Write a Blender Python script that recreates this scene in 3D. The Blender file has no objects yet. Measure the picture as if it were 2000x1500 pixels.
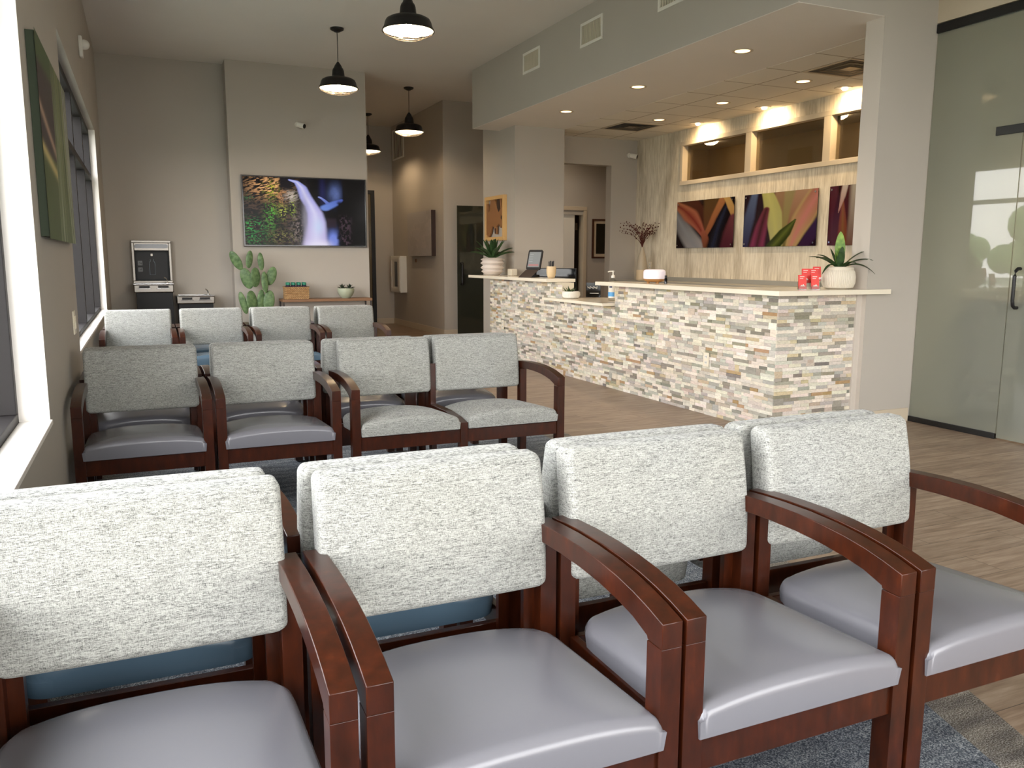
import bpy, bmesh, math, random
import numpy as np
from mathutils import Vector, Matrix
random.seed(7); rng=np.random.default_rng(7)
scn=bpy.context.scene
COL=scn.collection
PI=math.pi

# ---------------------------------------------------------------- camera, world, exposure
cam=bpy.data.cameras.new('camera'); cob=bpy.data.objects.new('camera',cam); COL.objects.link(cob)
cam.sensor_fit='HORIZONTAL'; cam.sensor_width=36.0; cam.lens=1609.5/2000*36; cam.clip_start=.05; cam.clip_end=300
yaw,pit,rol=math.radians(23.964),math.radians(-8.649),math.radians(.157)
FW=Vector((math.sin(yaw)*math.cos(pit),math.cos(yaw)*math.cos(pit),math.sin(pit)))
R0=Vector((math.cos(yaw),-math.sin(yaw),0)); U0=R0.cross(FW)
RR=R0*math.cos(rol)+U0*math.sin(rol); UU=-R0*math.sin(rol)+U0*math.cos(rol)
M=Matrix.Identity(4)
for i in range(3): M[i][0]=RR[i]; M[i][1]=UU[i]; M[i][2]=-FW[i]
M.translation=Vector((0,0,1.28)); cob.matrix_world=M
scn.camera=cob
vs=scn.view_settings; vs.view_transform='Standard'; vs.look='None'; vs.exposure=0.52; vs.gamma=1.0; vs.use_curve_mapping=False
SKY=8.6
w=bpy.data.worlds.new('sky'); scn.world=w; w.use_nodes=True
nt=w.node_tree; bg=nt.nodes['Background']
tc=nt.nodes.new('ShaderNodeTexCoord'); sx=nt.nodes.new('ShaderNodeSeparateXYZ'); rp=nt.nodes.new('ShaderNodeValToRGB')
nt.links.new(tc.outputs['Generated'],sx.inputs[0]); nt.links.new(sx.outputs['Z'],rp.inputs[0]); nt.links.new(rp.outputs[0],bg.inputs['Color'])
rp.color_ramp.elements[0].color=(1,.99,.975,1); rp.color_ramp.elements[1].color=(.89,.935,1,1); rp.color_ramp.elements[1].position=.8
bg.inputs['Strength'].default_value=SKY

def lamp(name,kind,loc,energy,col=(1,1,1),rot=(0,0,0),parent=None,**kw):
    l=bpy.data.lights.new(name,kind); l.energy=energy; l.color=col
    for k,v in kw.items():
        if k=='portal': l.cycles.is_portal=True
        else: setattr(l,k,v)
    o=bpy.data.objects.new(name,l); COL.objects.link(o); o.location=loc; o.rotation_euler=rot
    if parent: o.parent=parent
    return o
# portals over the window openings (they only guide sampling of the sky)
lamp('window_portal','AREA',(-.60,1.0,1.9),1,rot=(0,-PI/2,0),shape='RECTANGLE',size=2.6,size_y=5.2,portal=1)
lamp('window_portal','AREA',(-.60,7.9,1.7),1,rot=(0,-PI/2,0),shape='RECTANGLE',size=2.1,size_y=5.2,portal=1)
lamp('window_portal','AREA',(2.4,-3.12,1.7),1,rot=(PI/2,0,0),shape='RECTANGLE',size=5.4,size_y=2.9,portal=1)
WARM=(1,.66,.34); WARM2=(1,.80,.58)
P_PEND=22; P_DOWN=30; P_SPOT=30

# ---------------------------------------------------------------- materials
def S(r,g,b):  # sRGB 0-255 to linear
    f=lambda c:(c/255/12.92) if c/255<=.04045 else ((c/255+.055)/1.055)**2.4
    return (f(r),f(g),f(b))
def mat(name,col=(.5,.5,.5),rough=.5,metal=0,spec=.5,coat=0,coat_r=.05,emit=None,estr=0,trans=0,ior=1.45,sheen=0):
    m=bpy.data.materials.new(name); m.use_nodes=True; b=m.node_tree.nodes['Principled BSDF']
    b.inputs['Base Color'].default_value=(*col,1); b.inputs['Roughness'].default_value=rough; b.inputs['Metallic'].default_value=metal
    b.inputs['Specular IOR Level'].default_value=spec; b.inputs['Coat Weight'].default_value=coat; b.inputs['Coat Roughness'].default_value=coat_r
    b.inputs['Transmission Weight'].default_value=trans; b.inputs['IOR'].default_value=ior; b.inputs['Sheen Weight'].default_value=sheen
    if emit: b.inputs['Emission Color'].default_value=(*emit,1); b.inputs['Emission Strength'].default_value=estr
    return m
def N(m,t): return m.node_tree.nodes.new(t)
def L(m,a,b): m.node_tree.links.new(a,b)
def B(m): return m.node_tree.nodes['Principled BSDF']
def coords(m,scale=(1,1,1),kind='Object',rand=False,rot=(0,0,0)):
    t=N(m,'ShaderNodeTexCoord'); mp=N(m,'ShaderNodeMapping'); mp.inputs['Scale'].default_value=scale; mp.inputs['Rotation'].default_value=rot
    L(m,t.outputs[kind],mp.inputs[0])
    if rand:
        oi=N(m,'ShaderNodeObjectInfo'); mu=N(m,'ShaderNodeMath'); mu.operation='MULTIPLY'; mu.inputs[1].default_value=37.
        L(m,oi.outputs['Random'],mu.inputs[0]); cb=N(m,'ShaderNodeCombineXYZ'); L(m,mu.outputs[0],cb.inputs[0]); L(m,mu.outputs[0],cb.inputs[1]); L(m,cb.outputs[0],mp.inputs['Location'])
    return mp.outputs[0]
def noise(m,vec,scale=5,detail=3,rough=.5):
    n=N(m,'ShaderNodeTexNoise'); n.inputs['Scale'].default_value=scale; n.inputs['Detail'].default_value=detail; n.inputs['Roughness'].default_value=rough
    L(m,vec,n.inputs['Vector']); return n.outputs['Fac']
def ramp(m,fac,stops):
    r=N(m,'ShaderNodeValToRGB'); e=r.color_ramp.elements
    while len(e)<len(stops): e.new(.5)
    for i,(p,c) in enumerate(stops): e[i].position=p; e[i].color=(*c,1) if len(c)==3 else c
    L(m,fac,r.inputs[0]); return r.outputs[0]
def mixc(m,fac,a,b,mode='MIX'):
    x=N(m,'ShaderNodeMix'); x.data_type='RGBA'; x.blend_type=mode
    if isinstance(fac,(int,float)): x.inputs[0].default_value=fac
    else: L(m,fac,x.inputs[0])
    for v,i in ((a,6),(b,7)):
        if isinstance(v,tuple): x.inputs[i].default_value=(*v,1)
        else: L(m,v,x.inputs[i])
    return x.outputs[2]
def bump(m,h,st=.2,dist=.01):
    b=N(m,'ShaderNodeBump'); b.inputs['Strength'].default_value=st; b.inputs['Distance'].default_value=dist; L(m,h,b.inputs['Height']); L(m,b.outputs[0],B(m).inputs['Normal'])

def paint(name,col,rough=.75,sc=180):
    m=mat(name,col,rough,spec=.3); v=coords(m); n=noise(m,v,sc,2); bump(m,n,.08,.002)
    n2=noise(m,v,1.5,3); c=mixc(m,n2,tuple(x*.96 for x in col),tuple(min(1,x*1.04) for x in col)); L(m,c,B(m).inputs['Base Color']); return m
WALLC=S(180,173,163)
M_wall=paint('greige_wall_paint',WALLC)
M_ceil=paint('ceiling_paint',S(218,214,208))
M_soff=paint('bounce_lit_soffit',S(226,220,212))  # wall tone lightened to stand in for light bounced off the floor
M_jamb=paint('light_jamb_paint',S(198,189,178))
M_sill=paint('sky_lit_sill_white',S(238,233,226))
M_trim=paint('beige_trim_paint',S(198,184,162),.5)
M_offw=paint('corridor_wall_paint',S(196,172,138))
def wood_floor():
    m=mat('grey_brown_wood_planks',rough=.38,spec=.45); t=N(m,'ShaderNodeTexCoord')
    br=N(m,'ShaderNodeTexBrick'); br.offset=.37; br.inputs['Scale'].default_value=1; br.inputs['Brick Width'].default_value=1.22; br.inputs['Row Height'].default_value=.18
    br.inputs['Mortar Size'].default_value=.0015; br.inputs['Mortar Smooth'].default_value=.2; br.inputs['Bias'].default_value=0
    br.inputs['Color1'].default_value=(0,0,0,1); br.inputs['Color2'].default_value=(1,1,1,1); br.inputs['Mortar'].default_value=(.5,.5,.5,1)
    L(m,t.outputs['Object'],br.inputs['Vector'])
    mp=N(m,'ShaderNodeMapping'); mp.inputs['Scale'].default_value=(1.2,14,1); L(m,t.outputs['Object'],mp.inputs[0])
    ad=N(m,'ShaderNodeVectorMath'); ad.operation='MULTIPLY_ADD'; ad.inputs[1].default_value=(9,5,3); L(m,br.outputs['Color'],ad.inputs[0]); L(m,mp.outputs[0],ad.inputs[2])
    n=noise(m,ad.outputs[0],3.2,7,.62)
    c=ramp(m,n,[(.25,S(112,94,78)),(.42,S(140,120,103)),(.55,S(158,139,121)),(.75,S(180,163,146))])
    c2=mixc(m,br.outputs['Color'],S(232,226,220),S(255,250,244)); c=mixc(m,.75,c,c2,'MULTIPLY')
    c=mixc(m,br.outputs['Fac'],c,S(70,55,44)); L(m,c,B(m).inputs['Base Color']); bump(m,n,.08,.002); return m
M_floor=wood_floor()
def carpet(name,a,b,c_):
    m=mat(name,rough=.95,spec=.1); v=coords(m); n=noise(m,v,260,2,.7); n2=noise(m,coords(m,(1.0,5,1)),4,3)
    c=ramp(m,n,[(.35,a),(.5,b),(.64,c_)]); c=mixc(m,n2,c,tuple(x*.6 for x in b),'MIX') if False else c
    d=ramp(m,n2,[(.35,(.62,.62,.66)),(.65,(1.15,1.15,1.15))]); c=mixc(m,1,c,d,'MULTIPLY'); L(m,c,B(m).inputs['Base Color']); bump(m,n,1,.01); return m
M_carpet=carpet('blue_grey_loop_carpet',S(66,74,84),S(124,131,138),S(204,207,208))
M_carpet2=carpet('taupe_loop_carpet',S(92,84,74),S(146,138,126),S(205,200,190))
def fabric(name,d,mid,l):
    m=mat(name,rough=.85,spec=.2,sheen=.15)
    a=noise(m,coords(m,(110,110,1500),rand=True),1.0,2,.55); b=noise(m,coords(m,(1500,500,120),rand=True),1.0,2,.55); f=noise(m,coords(m,(1,1,1),rand=True),700,0); g=noise(m,coords(m,(30,30,420),rand=True),1.0,3,.6)
    def madd(x,k,y=None):
        q=N(m,'ShaderNodeMath'); q.operation='MULTIPLY_ADD'; q.inputs[1].default_value=k; L(m,x,q.inputs[0])
        if y is None: q.inputs[2].default_value=0
        else: L(m,y,q.inputs[2])
        return q.outputs[0]
    m3=madd(a,.40,madd(b,.26,madd(g,.20,madd(f,.14))))
    c=ramp(m,m3,[(.40,d),(.48,mid),(.56,l)])
    t=noise(m,coords(m,(3,3,3),rand=True),1,2); c=mixc(m,t,c,mixc(m,1,c,S(250,247,238),'MULTIPLY')); L(m,c,B(m).inputs['Base Color']); bump(m,m3,.25,.003); return m
M_fab=fabric('heathered_grey_fabric',S(72,73,73),S(140,141,138),S(181,182,178))
M_fab2=M_fab
def vinyl(name,c):
    m=mat(name,c,.27,spec=.65,coat=.15,coat_r=.2); n=noise(m,coords(m,rand=True),420,2); bump(m,n,.06,.001); return m
M_vg=vinyl('grey_vinyl',S(113,112,117)); M_vb=vinyl('slate_blue_vinyl',S(84,106,122))
def cherry():
    m=mat('dark_cherry_wood',rough=.3,spec=.3,coat=.25,coat_r=.1); n=noise(m,coords(m,(9,9,3),rand=True),4,5,.6)
    c=ramp(m,n,[(.2,S(32,12,4)),(.6,S(58,23,8)),(.8,S(76,33,12))]); L(m,c,B(m).inputs['Base Color']); return m
M_cherry=cherry()
M_black=mat('black_powder_coat',S(22,21,21),.4); M_bronze=mat('dark_bronze_aluminium',S(38,35,35),.5,spec=.3)
M_dark=mat('matt_black_plastic',S(18,18,20),.55); M_gloss=mat('gloss_black_plastic',S(10,10,12),.12)
M_steel=mat('brushed_stainless_steel',S(128,123,116),.3,metal=1); M_chrome=mat('chrome',S(215,215,215),.1,metal=1)
M_white=mat('white_plastic',S(228,224,214),.4); M_cream=mat('cream_plastic',S(232,222,200),.4)
M_quartz=mat('cream_quartz',S(236,226,206),.14,spec=.5)
M_greytop=mat('grey_laminate',S(150,147,138),.35)
M_silver=mat('silver_bezel',S(92,88,84),.4,metal=.6)
def thin_ior(t,f,v):
    # same reflectance on both faces of a thin sheet
    g=t.nodes.new('ShaderNodeNewGeometry'); m=t.nodes.new('ShaderNodeMath'); m.operation='MULTIPLY_ADD'; m.inputs[1].default_value=1/v-v; m.inputs[2].default_value=v
    t.links.new(g.outputs['Backfacing'],m.inputs[0]); t.links.new(m.outputs[0],f.inputs[0])
def pane(name,tint=(1,1,1),refl_r=0.0):
    m=bpy.data.materials.new(name); m.use_nodes=True; t=m.node_tree; t.nodes.clear()
    o=t.nodes.new('ShaderNodeOutputMaterial'); mx=t.nodes.new('ShaderNodeMixShader'); a=t.nodes.new('ShaderNodeBsdfTransparent'); g=t.nodes.new('ShaderNodeBsdfGlossy'); f=t.nodes.new('ShaderNodeFresnel')
    a.inputs[0].default_value=(*tint,1); g.inputs['Roughness'].default_value=refl_r; thin_ior(t,f,1.5)
    t.links.new(f.outputs[0],mx.inputs[0]); t.links.new(a.outputs[0],mx.inputs[1]); t.links.new(g.outputs[0],mx.inputs[2]); t.links.new(mx.outputs[0],o.inputs[0]); return m
M_glass=pane('clear_window_glass',(.96,.955,.95)); M_darkglass=pane('tinted_interior_glass',(.78,.75,.68)); M_acr=pane('clear_acrylic',(.88,.9,.9))
def frosted(name,tint,rough):
    m=bpy.data.materials.new(name); m.use_nodes=True; t=m.node_tree; t.nodes.clear()
    o=t.nodes.new('ShaderNodeOutputMaterial'); mx=t.nodes.new('ShaderNodeMixShader'); mx2=t.nodes.new('ShaderNodeMixShader')
    r=t.nodes.new('ShaderNodeBsdfRefraction'); r.inputs['Roughness'].default_value=rough; r.inputs['IOR'].default_value=1.05; r.inputs[0].default_value=(*tint,1)
    tl=t.nodes.new('ShaderNodeBsdfTranslucent'); tl.inputs[0].default_value=(*tint,1); df=t.nodes.new('ShaderNodeBsdfDiffuse'); df.inputs[0].default_value=(*[x*.55 for x in tint],1)
    g=t.nodes.new('ShaderNodeBsdfGlossy'); g.inputs['Roughness'].default_value=.015; f=t.nodes.new('ShaderNodeFresnel'); thin_ior(t,f,1.55)
    mx2.inputs[0].default_value=.35; t.links.new(r.outputs[0],mx2.inputs[1]); t.links.new(df.outputs[0],mx2.inputs[2])
    t.links.new(f.outputs[0],mx.inputs[0]); t.links.new(mx2.outputs[0],mx.inputs[1]); t.links.new(g.outputs[0],mx.inputs[2]); t.links.new(mx.outputs[0],o.inputs[0]); return m
M_frost=frosted('frosted_green_glass',S(224,226,212),.42)
M_smoke=frosted('smoky_frosted_glass',S(112,114,98),.3)
def emis(name,c,s): return mat(name,(0.2,.2,.2),.6,spec=.08,emit=c,estr=s)
M_lamp=emis('warm_lamp_lens',(1,.70,.36),2.2); M_bulb=emis('warm_bulb',(1,.74,.46),430); M_spotb=emis('spot_bulb',(1,.9,.72),14)
M_enamel=mat('white_enamel',S(245,240,228),.35)
def vcol(name,emi=0,rough=.35,noise_amt=0):
    m=mat(name,rough=rough,spec=.3); a=N(m,'ShaderNodeAttribute'); a.attribute_name='pic'; c=a.outputs['Color']
    if noise_amt:
        n=noise(m,coords(m,(1,.6,2)),48,5,.7); d=ramp(m,n,[(.3,(1-noise_amt,)*3),(.7,(1+noise_amt*.4,)*3)]); c=mixc(m,1,c,d,'MULTIPLY'); bump(m,n,.35,.004)
    if emi:
        B(m).inputs['Base Color'].default_value=(.01,.01,.01,1); B(m).inputs['Roughness'].default_value=.12; B(m).inputs['Specular IOR Level'].default_value=.06
        L(m,c,B(m).inputs['Emission Color']); B(m).inputs['Emission Strength'].default_value=emi
    else: L(m,c,B(m).inputs['Base Color'])
    return m
M_stone=vcol('split_face_ledger_stone',0,.7,.24); M_screen=vcol('screen_image',.66); M_acrylic_print=vcol('acrylic_print',0,.08); M_canvas=vcol('printed_canvas',0,.45)
def wallwood():
    m=mat('whitewashed_vertical_plank',rough=.6,spec=.3); n=noise(m,coords(m,(1,16,1.6)),3,6,.62); n2=noise(m,coords(m,(1,3.2,.9)),1.3,3)
    c=ramp(m,n,[(.28,S(184,172,152)),(.5,S(212,202,184)),(.75,S(232,225,211))]); d=ramp(m,n2,[(.30,S(214,208,198)),(.5,S(255,252,245))]); c=mixc(m,1,c,d,'MULTIPLY'); L(m,c,B(m).inputs['Base Color']); return m
M_plank=wallwood()
def tile():
    m=mat('acoustic_ceiling_tile',rough=.9,spec=.1); t=N(m,'ShaderNodeTexCoord'); br=N(m,'ShaderNodeTexBrick'); br.offset=0; br.inputs['Scale'].default_value=1
    br.inputs['Brick Width'].default_value=.61; br.inputs['Row Height'].default_value=.61; br.inputs['Mortar Size'].default_value=.009; br.inputs['Mortar Smooth'].default_value=.1
    br.inputs['Color1'].default_value=(*S(226,220,208),1); br.inputs['Color2'].default_value=(*S(230,224,212),1); br.inputs['Mortar'].default_value=(*S(172,160,142),1)
    mp=N(m,'ShaderNodeMapping'); mp.inputs['Location'].default_value=(-.265,-.195,0); L(m,t.outputs['Object'],mp.inputs[0]); L(m,mp.outputs[0],br.inputs['Vector']); L(m,br.outputs['Color'],B(m).inputs['Base Color']); bump(m,br.outputs['Fac'],.4,.01); return m
M_tile=tile()
def leafm(name,a,b):
    m=mat(name,rough=.4,spec=.4); n=noise(m,coords(m),22,3); c=ramp(m,n,[(.3,a),(.7,b)]); L(m,c,B(m).inputs['Base Color']); return m
M_leaf=leafm('dark_green_leaf',S(28,48,26),S(62,88,48)); M_leafl=leafm('light_green_leaf',S(80,120,45),S(140,170,70)); M_succ=leafm('succulent_leaf',S(30,44,34),S(64,72,56))
M_cact=leafm('cactus_pad',S(66,92,56),S(112,138,92))
M_tree=leafm('tree_foliage',S(60,92,40),S(130,160,88))
M_bark=mat('tree_bark',S(90,74,60),.9)
M_ceramic=mat('pale_blush_ceramic',S(224,214,206),.5); M_cer2=mat('ribbed_ivory_ceramic',S(216,206,188),.45)
M_oakl=mat('light_oak',S(176,128,74),.45); M_oak=mat('brown_oak',S(128,92,62),.45)
M_iron=mat('dark_iron',S(60,52,46),.45)
M_soil=mat('dark_soil',S(45,36,28),.95)
M_frameb=mat('walnut_frame',S(66,36,24),.4); M_mat=mat('mount_board',S(196,180,156),.8); M_photo=mat('dark_photo_print',S(20,22,18),.25)
M_dried=mat('dried_red_twigs',S(78,30,22),.8)
M_red=mat('coral_red_card',S(222,62,54),.4)
M_seatfab=mat('black_mesh_fabric',S(24,23,24),.7)
M_maroon=mat('wine_bottle_glass',S(46,30,52),.2)
M_green=mat('green_cap_plastic',S(28,120,92),.4)

# ---------------------------------------------------------------- geometry helpers
def setp(o,label=None,cat=None,group=None,kind=None):
    if label: o['label']=label
    if cat: o['category']=cat
    if group: o['group']=group
    if kind: o['kind']=kind
    return o
class MB:
    def __init__(s): s.v=[]; s.f=[]; s.c=[]
    def add(s,vs,fs,col=None):
        n=len(s.v); s.v+= [tuple(map(float,p)) for p in vs]; s.f+=[tuple(i+n for i in f) for f in fs]
        if col is not None: s.c+=[col]*len(vs)
        return s
    def box(s,a,b,col=None):
        x0,y0,z0=[min(a[i],b[i]) for i in range(3)]; x1,y1,z1=[max(a[i],b[i]) for i in range(3)]
        return s.add([(x0,y0,z0),(x1,y0,z0),(x1,y1,z0),(x0,y1,z0),(x0,y0,z1),(x1,y0,z1),(x1,y1,z1),(x0,y1,z1)],[(0,3,2,1),(4,5,6,7),(0,1,5,4),(1,2,6,5),(2,3,7,6),(3,0,4,7)],col)
    def prism(s,poly,ax,a,b):  # poly in the two other axes, extruded along axis ax
        n=len(poly); o=[i for i in range(3) if i!=ax]
        def mk(p,t): q=[0,0,0]; q[o[0]]=p[0]; q[o[1]]=p[1]; q[ax]=t; return q
        v=[mk(p,a) for p in poly]+[mk(p,b) for p in poly]
        return s.add(v,[tuple(range(n))[::-1],tuple(range(n,2*n))]+[(i,(i+1)%n,n+(i+1)%n,n+i) for i in range(n)])
    def lathe(s,prof,c=(0,0,0),n=40,ridge=0,rn=0,caps=True):
        v=[];f=[]
        for r,z in prof:
            for k in range(n):
                a=2*PI*k/n; rr=r*(1+(ridge*abs(math.sin(rn*a/2)) if rn else 0)) if r>0 else 0
                v.append((c[0]+rr*math.cos(a),c[1]+rr*math.sin(a),c[2]+z))
        m=len(prof)
        for i in range(m-1):
            for k in range(n): f.append((i*n+k,i*n+(k+1)%n,(i+1)*n+(k+1)%n,(i+1)*n+k))
        if caps: f.append(tuple(range(n))[::-1]); f.append(tuple((m-1)*n+k for k in range(n)))
        return s.add(v,f)
    def tube(s,pts,r,n=8):
        pts=[Vector(p) for p in pts]; rs=r if isinstance(r,(list,tuple)) else [r]*len(pts); v=[];f=[]
        up=Vector((0,0,1))
        for i,p in enumerate(pts):
            d=(pts[min(i+1,len(pts)-1)]-pts[max(i-1,0)]).normalized()
            a=d.cross(up)
            if a.length<.1: a=d.cross(Vector((1,0,0)))
            a.normalize(); b=a.cross(d)
            for k in range(n):
                t=2*PI*k/n; v.append(p+a*math.cos(t)*rs[i]+b*math.sin(t)*rs[i])
        for i in range(len(pts)-1):
            for k in range(n): f.append((i*n+k,i*n+(k+1)%n,(i+1)*n+(k+1)%n,(i+1)*n+k))
        f.append(tuple(range(n))[::-1]); f.append(tuple((len(pts)-1)*n+k for k in range(n)))
        return s.add(v,f)
    def ball(s,c,r,n=12,m=8,sc=(1,1,1),rot=None):
        v=[];f=[]
        for i in range(m+1):
            t=PI*i/m
            for k in range(n):
                a=2*PI*k/n; p=Vector((sc[0]*r*math.sin(t)*math.cos(a),sc[1]*r*math.sin(t)*math.sin(a),sc[2]*r*math.cos(t)))
                if rot: p=rot@p
                v.append(p+Vector(c))
        for i in range(m):
            for k in range(n): f.append((i*n+k,(i+1)*n+k,(i+1)*n+(k+1)%n,i*n+(k+1)%n))
        return s.add(v,f)
    def frame(s,ax,t0,t1,a,b,wd):  # rectangular ring; ax normal axis, a/b opposite corners in the other two axes
        o=[i for i in range(3) if i!=ax]
        def bx(p,q):
            A=[0,0,0];Bv=[0,0,0]; A[ax]=t0;Bv[ax]=t1; A[o[0]],A[o[1]]=p; Bv[o[0]],Bv[o[1]]=q; s.box(A,Bv)
        a,b=(min(a[0],b[0]),min(a[1],b[1])),(max(a[0],b[0]),max(a[1],b[1]))
        bx(a,(b[0],a[1]+wd)); bx((a[0],b[1]-wd),b); bx((a[0],a[1]+wd),(a[0]+wd,b[1]-wd)); bx((b[0]-wd,a[1]+wd),(b[0],b[1]-wd)); return s
    def build(s,name,m,parent=None,smooth=False,bevel=0,seg=2,loc=None,fix=True):
        me=bpy.data.meshes.new(name); me.from_pydata(s.v,[],s.f); me.validate()
        if s.c and len(s.c)==len(me.vertices):
            at=me.color_attributes.new('pic','FLOAT_COLOR','POINT'); at.data.foreach_set('color',np.array([(*c,1) for c in s.c],dtype=np.float32).ravel())
        if fix:
            bm=bmesh.new(); bm.from_mesh(me); bmesh.ops.recalc_face_normals(bm,faces=bm.faces); bm.to_mesh(me); bm.free()
        if smooth:
            me.polygons.foreach_set('use_smooth',[True]*len(me.polygons))
            try: me.set_sharp_from_angle(angle=math.radians(smooth if smooth>1 else 40))
            except Exception: pass
        me.materials.append(m); o=bpy.data.objects.new(name,me); COL.objects.link(o)
        if bevel:
            b=o.modifiers.new('bevel','BEVEL'); b.width=bevel; b.segments=seg; b.limit_method='ANGLE'; b.angle_limit=math.radians(35); b.harden_normals=False
        if parent: o.parent=parent
        if loc: o.location=loc
        return o
def empty(name,loc,rz=0,label=None,cat=None,group=None):
    o=bpy.data.objects.new(name,None); o.empty_display_size=.1; COL.objects.link(o); o.location=loc; o.rotation_euler=(0,0,rz); return setp(o,label,cat,group)
def struct(o): o['kind']='structure'; return o
def kids(o): return KIDS.get(o.name,[])
KIDS={}
def copy_tree(o,parent=None):
    c=o.copy(); COL.objects.link(c)
    if parent: c.parent=parent
    for ch in [x for x in ALL() if x.parent==o]: copy_tree(ch,c)
    return c
def ALL(): return list(bpy.data.objects)

# ---------------------------------------------------------------- pictures as colour attributes
_lat=rng.random((64,64))
def vnoise(x,y):
    xi=np.floor(x).astype(int); yi=np.floor(y).astype(int); fx=x-xi; fy=y-yi; fx=fx*fx*(3-2*fx); fy=fy*fy*(3-2*fy)
    g=lambda i,j:_lat[i%64,j%64]
    return (g(xi,yi)*(1-fx)+g(xi+1,yi)*fx)*(1-fy)+(g(xi,yi+1)*(1-fx)+g(xi+1,yi+1)*fx)*fy
def fbm(x,y,o=4):
    s=0;a=.5;t=0
    for i in range(o): s=s+a*vnoise(x*2**i+i*7.3,y*2**i+i*3.1); t+=a; a*=.55
    return s/t
def sstep(a,b,x): t=np.clip((x-a)/(b-a),0,1); return t*t*(3-2*t)
def lay(img,al,col):
    al=al[...,None]
    return img*(1-al)+(col if getattr(col,'ndim',0)==3 else np.array(col))*al
def petal(img,X,Y,pts,ws,c0,c1,soft=.25,core=None,edge=None):
    # curved tapered blade through pts with half widths ws; colour runs c0 to c1 along it
    P=np.array(pts,float); n=60; tt=np.linspace(0,1,n); k=np.linspace(0,1,len(P))
    if len(P)==3: C=(1-tt)[:,None]**2*P[0]+2*((1-tt)*tt)[:,None]*P[1]+(tt**2)[:,None]*P[2]
    else: C=np.stack([np.interp(tt,k,P[:,0]),np.interp(tt,k,P[:,1])],1)
    W=np.interp(tt,np.linspace(0,1,len(ws)),ws)
    best=np.full(X.shape,1e9); bt=np.zeros(X.shape); bd=np.zeros(X.shape)
    for i in range(n):
        d=np.hypot(X-C[i,0],Y-C[i,1])/max(W[i],1e-4); m=d<best; best=np.where(m,d,best); bt=np.where(m,tt[i],bt)
    al=1-sstep(1-soft,1+soft*.3,best)
    c=np.array(c0)*(1-bt[...,None])+np.array(c1)*bt[...,None]
    if core is not None: c=c+(np.array(core)-c)*(np.clip(1-best*1.4,0,1)**1.5)[...,None]
    if edge is not None: c=c+(np.array(edge)-c)*(sstep(.6,.95,best)*(1-sstep(1,1.1,best)))[...,None]
    al=al[...,None]; return img*(1-al)+c*al
def C8(r,g,b): return np.array(S(r,g,b))
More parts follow.
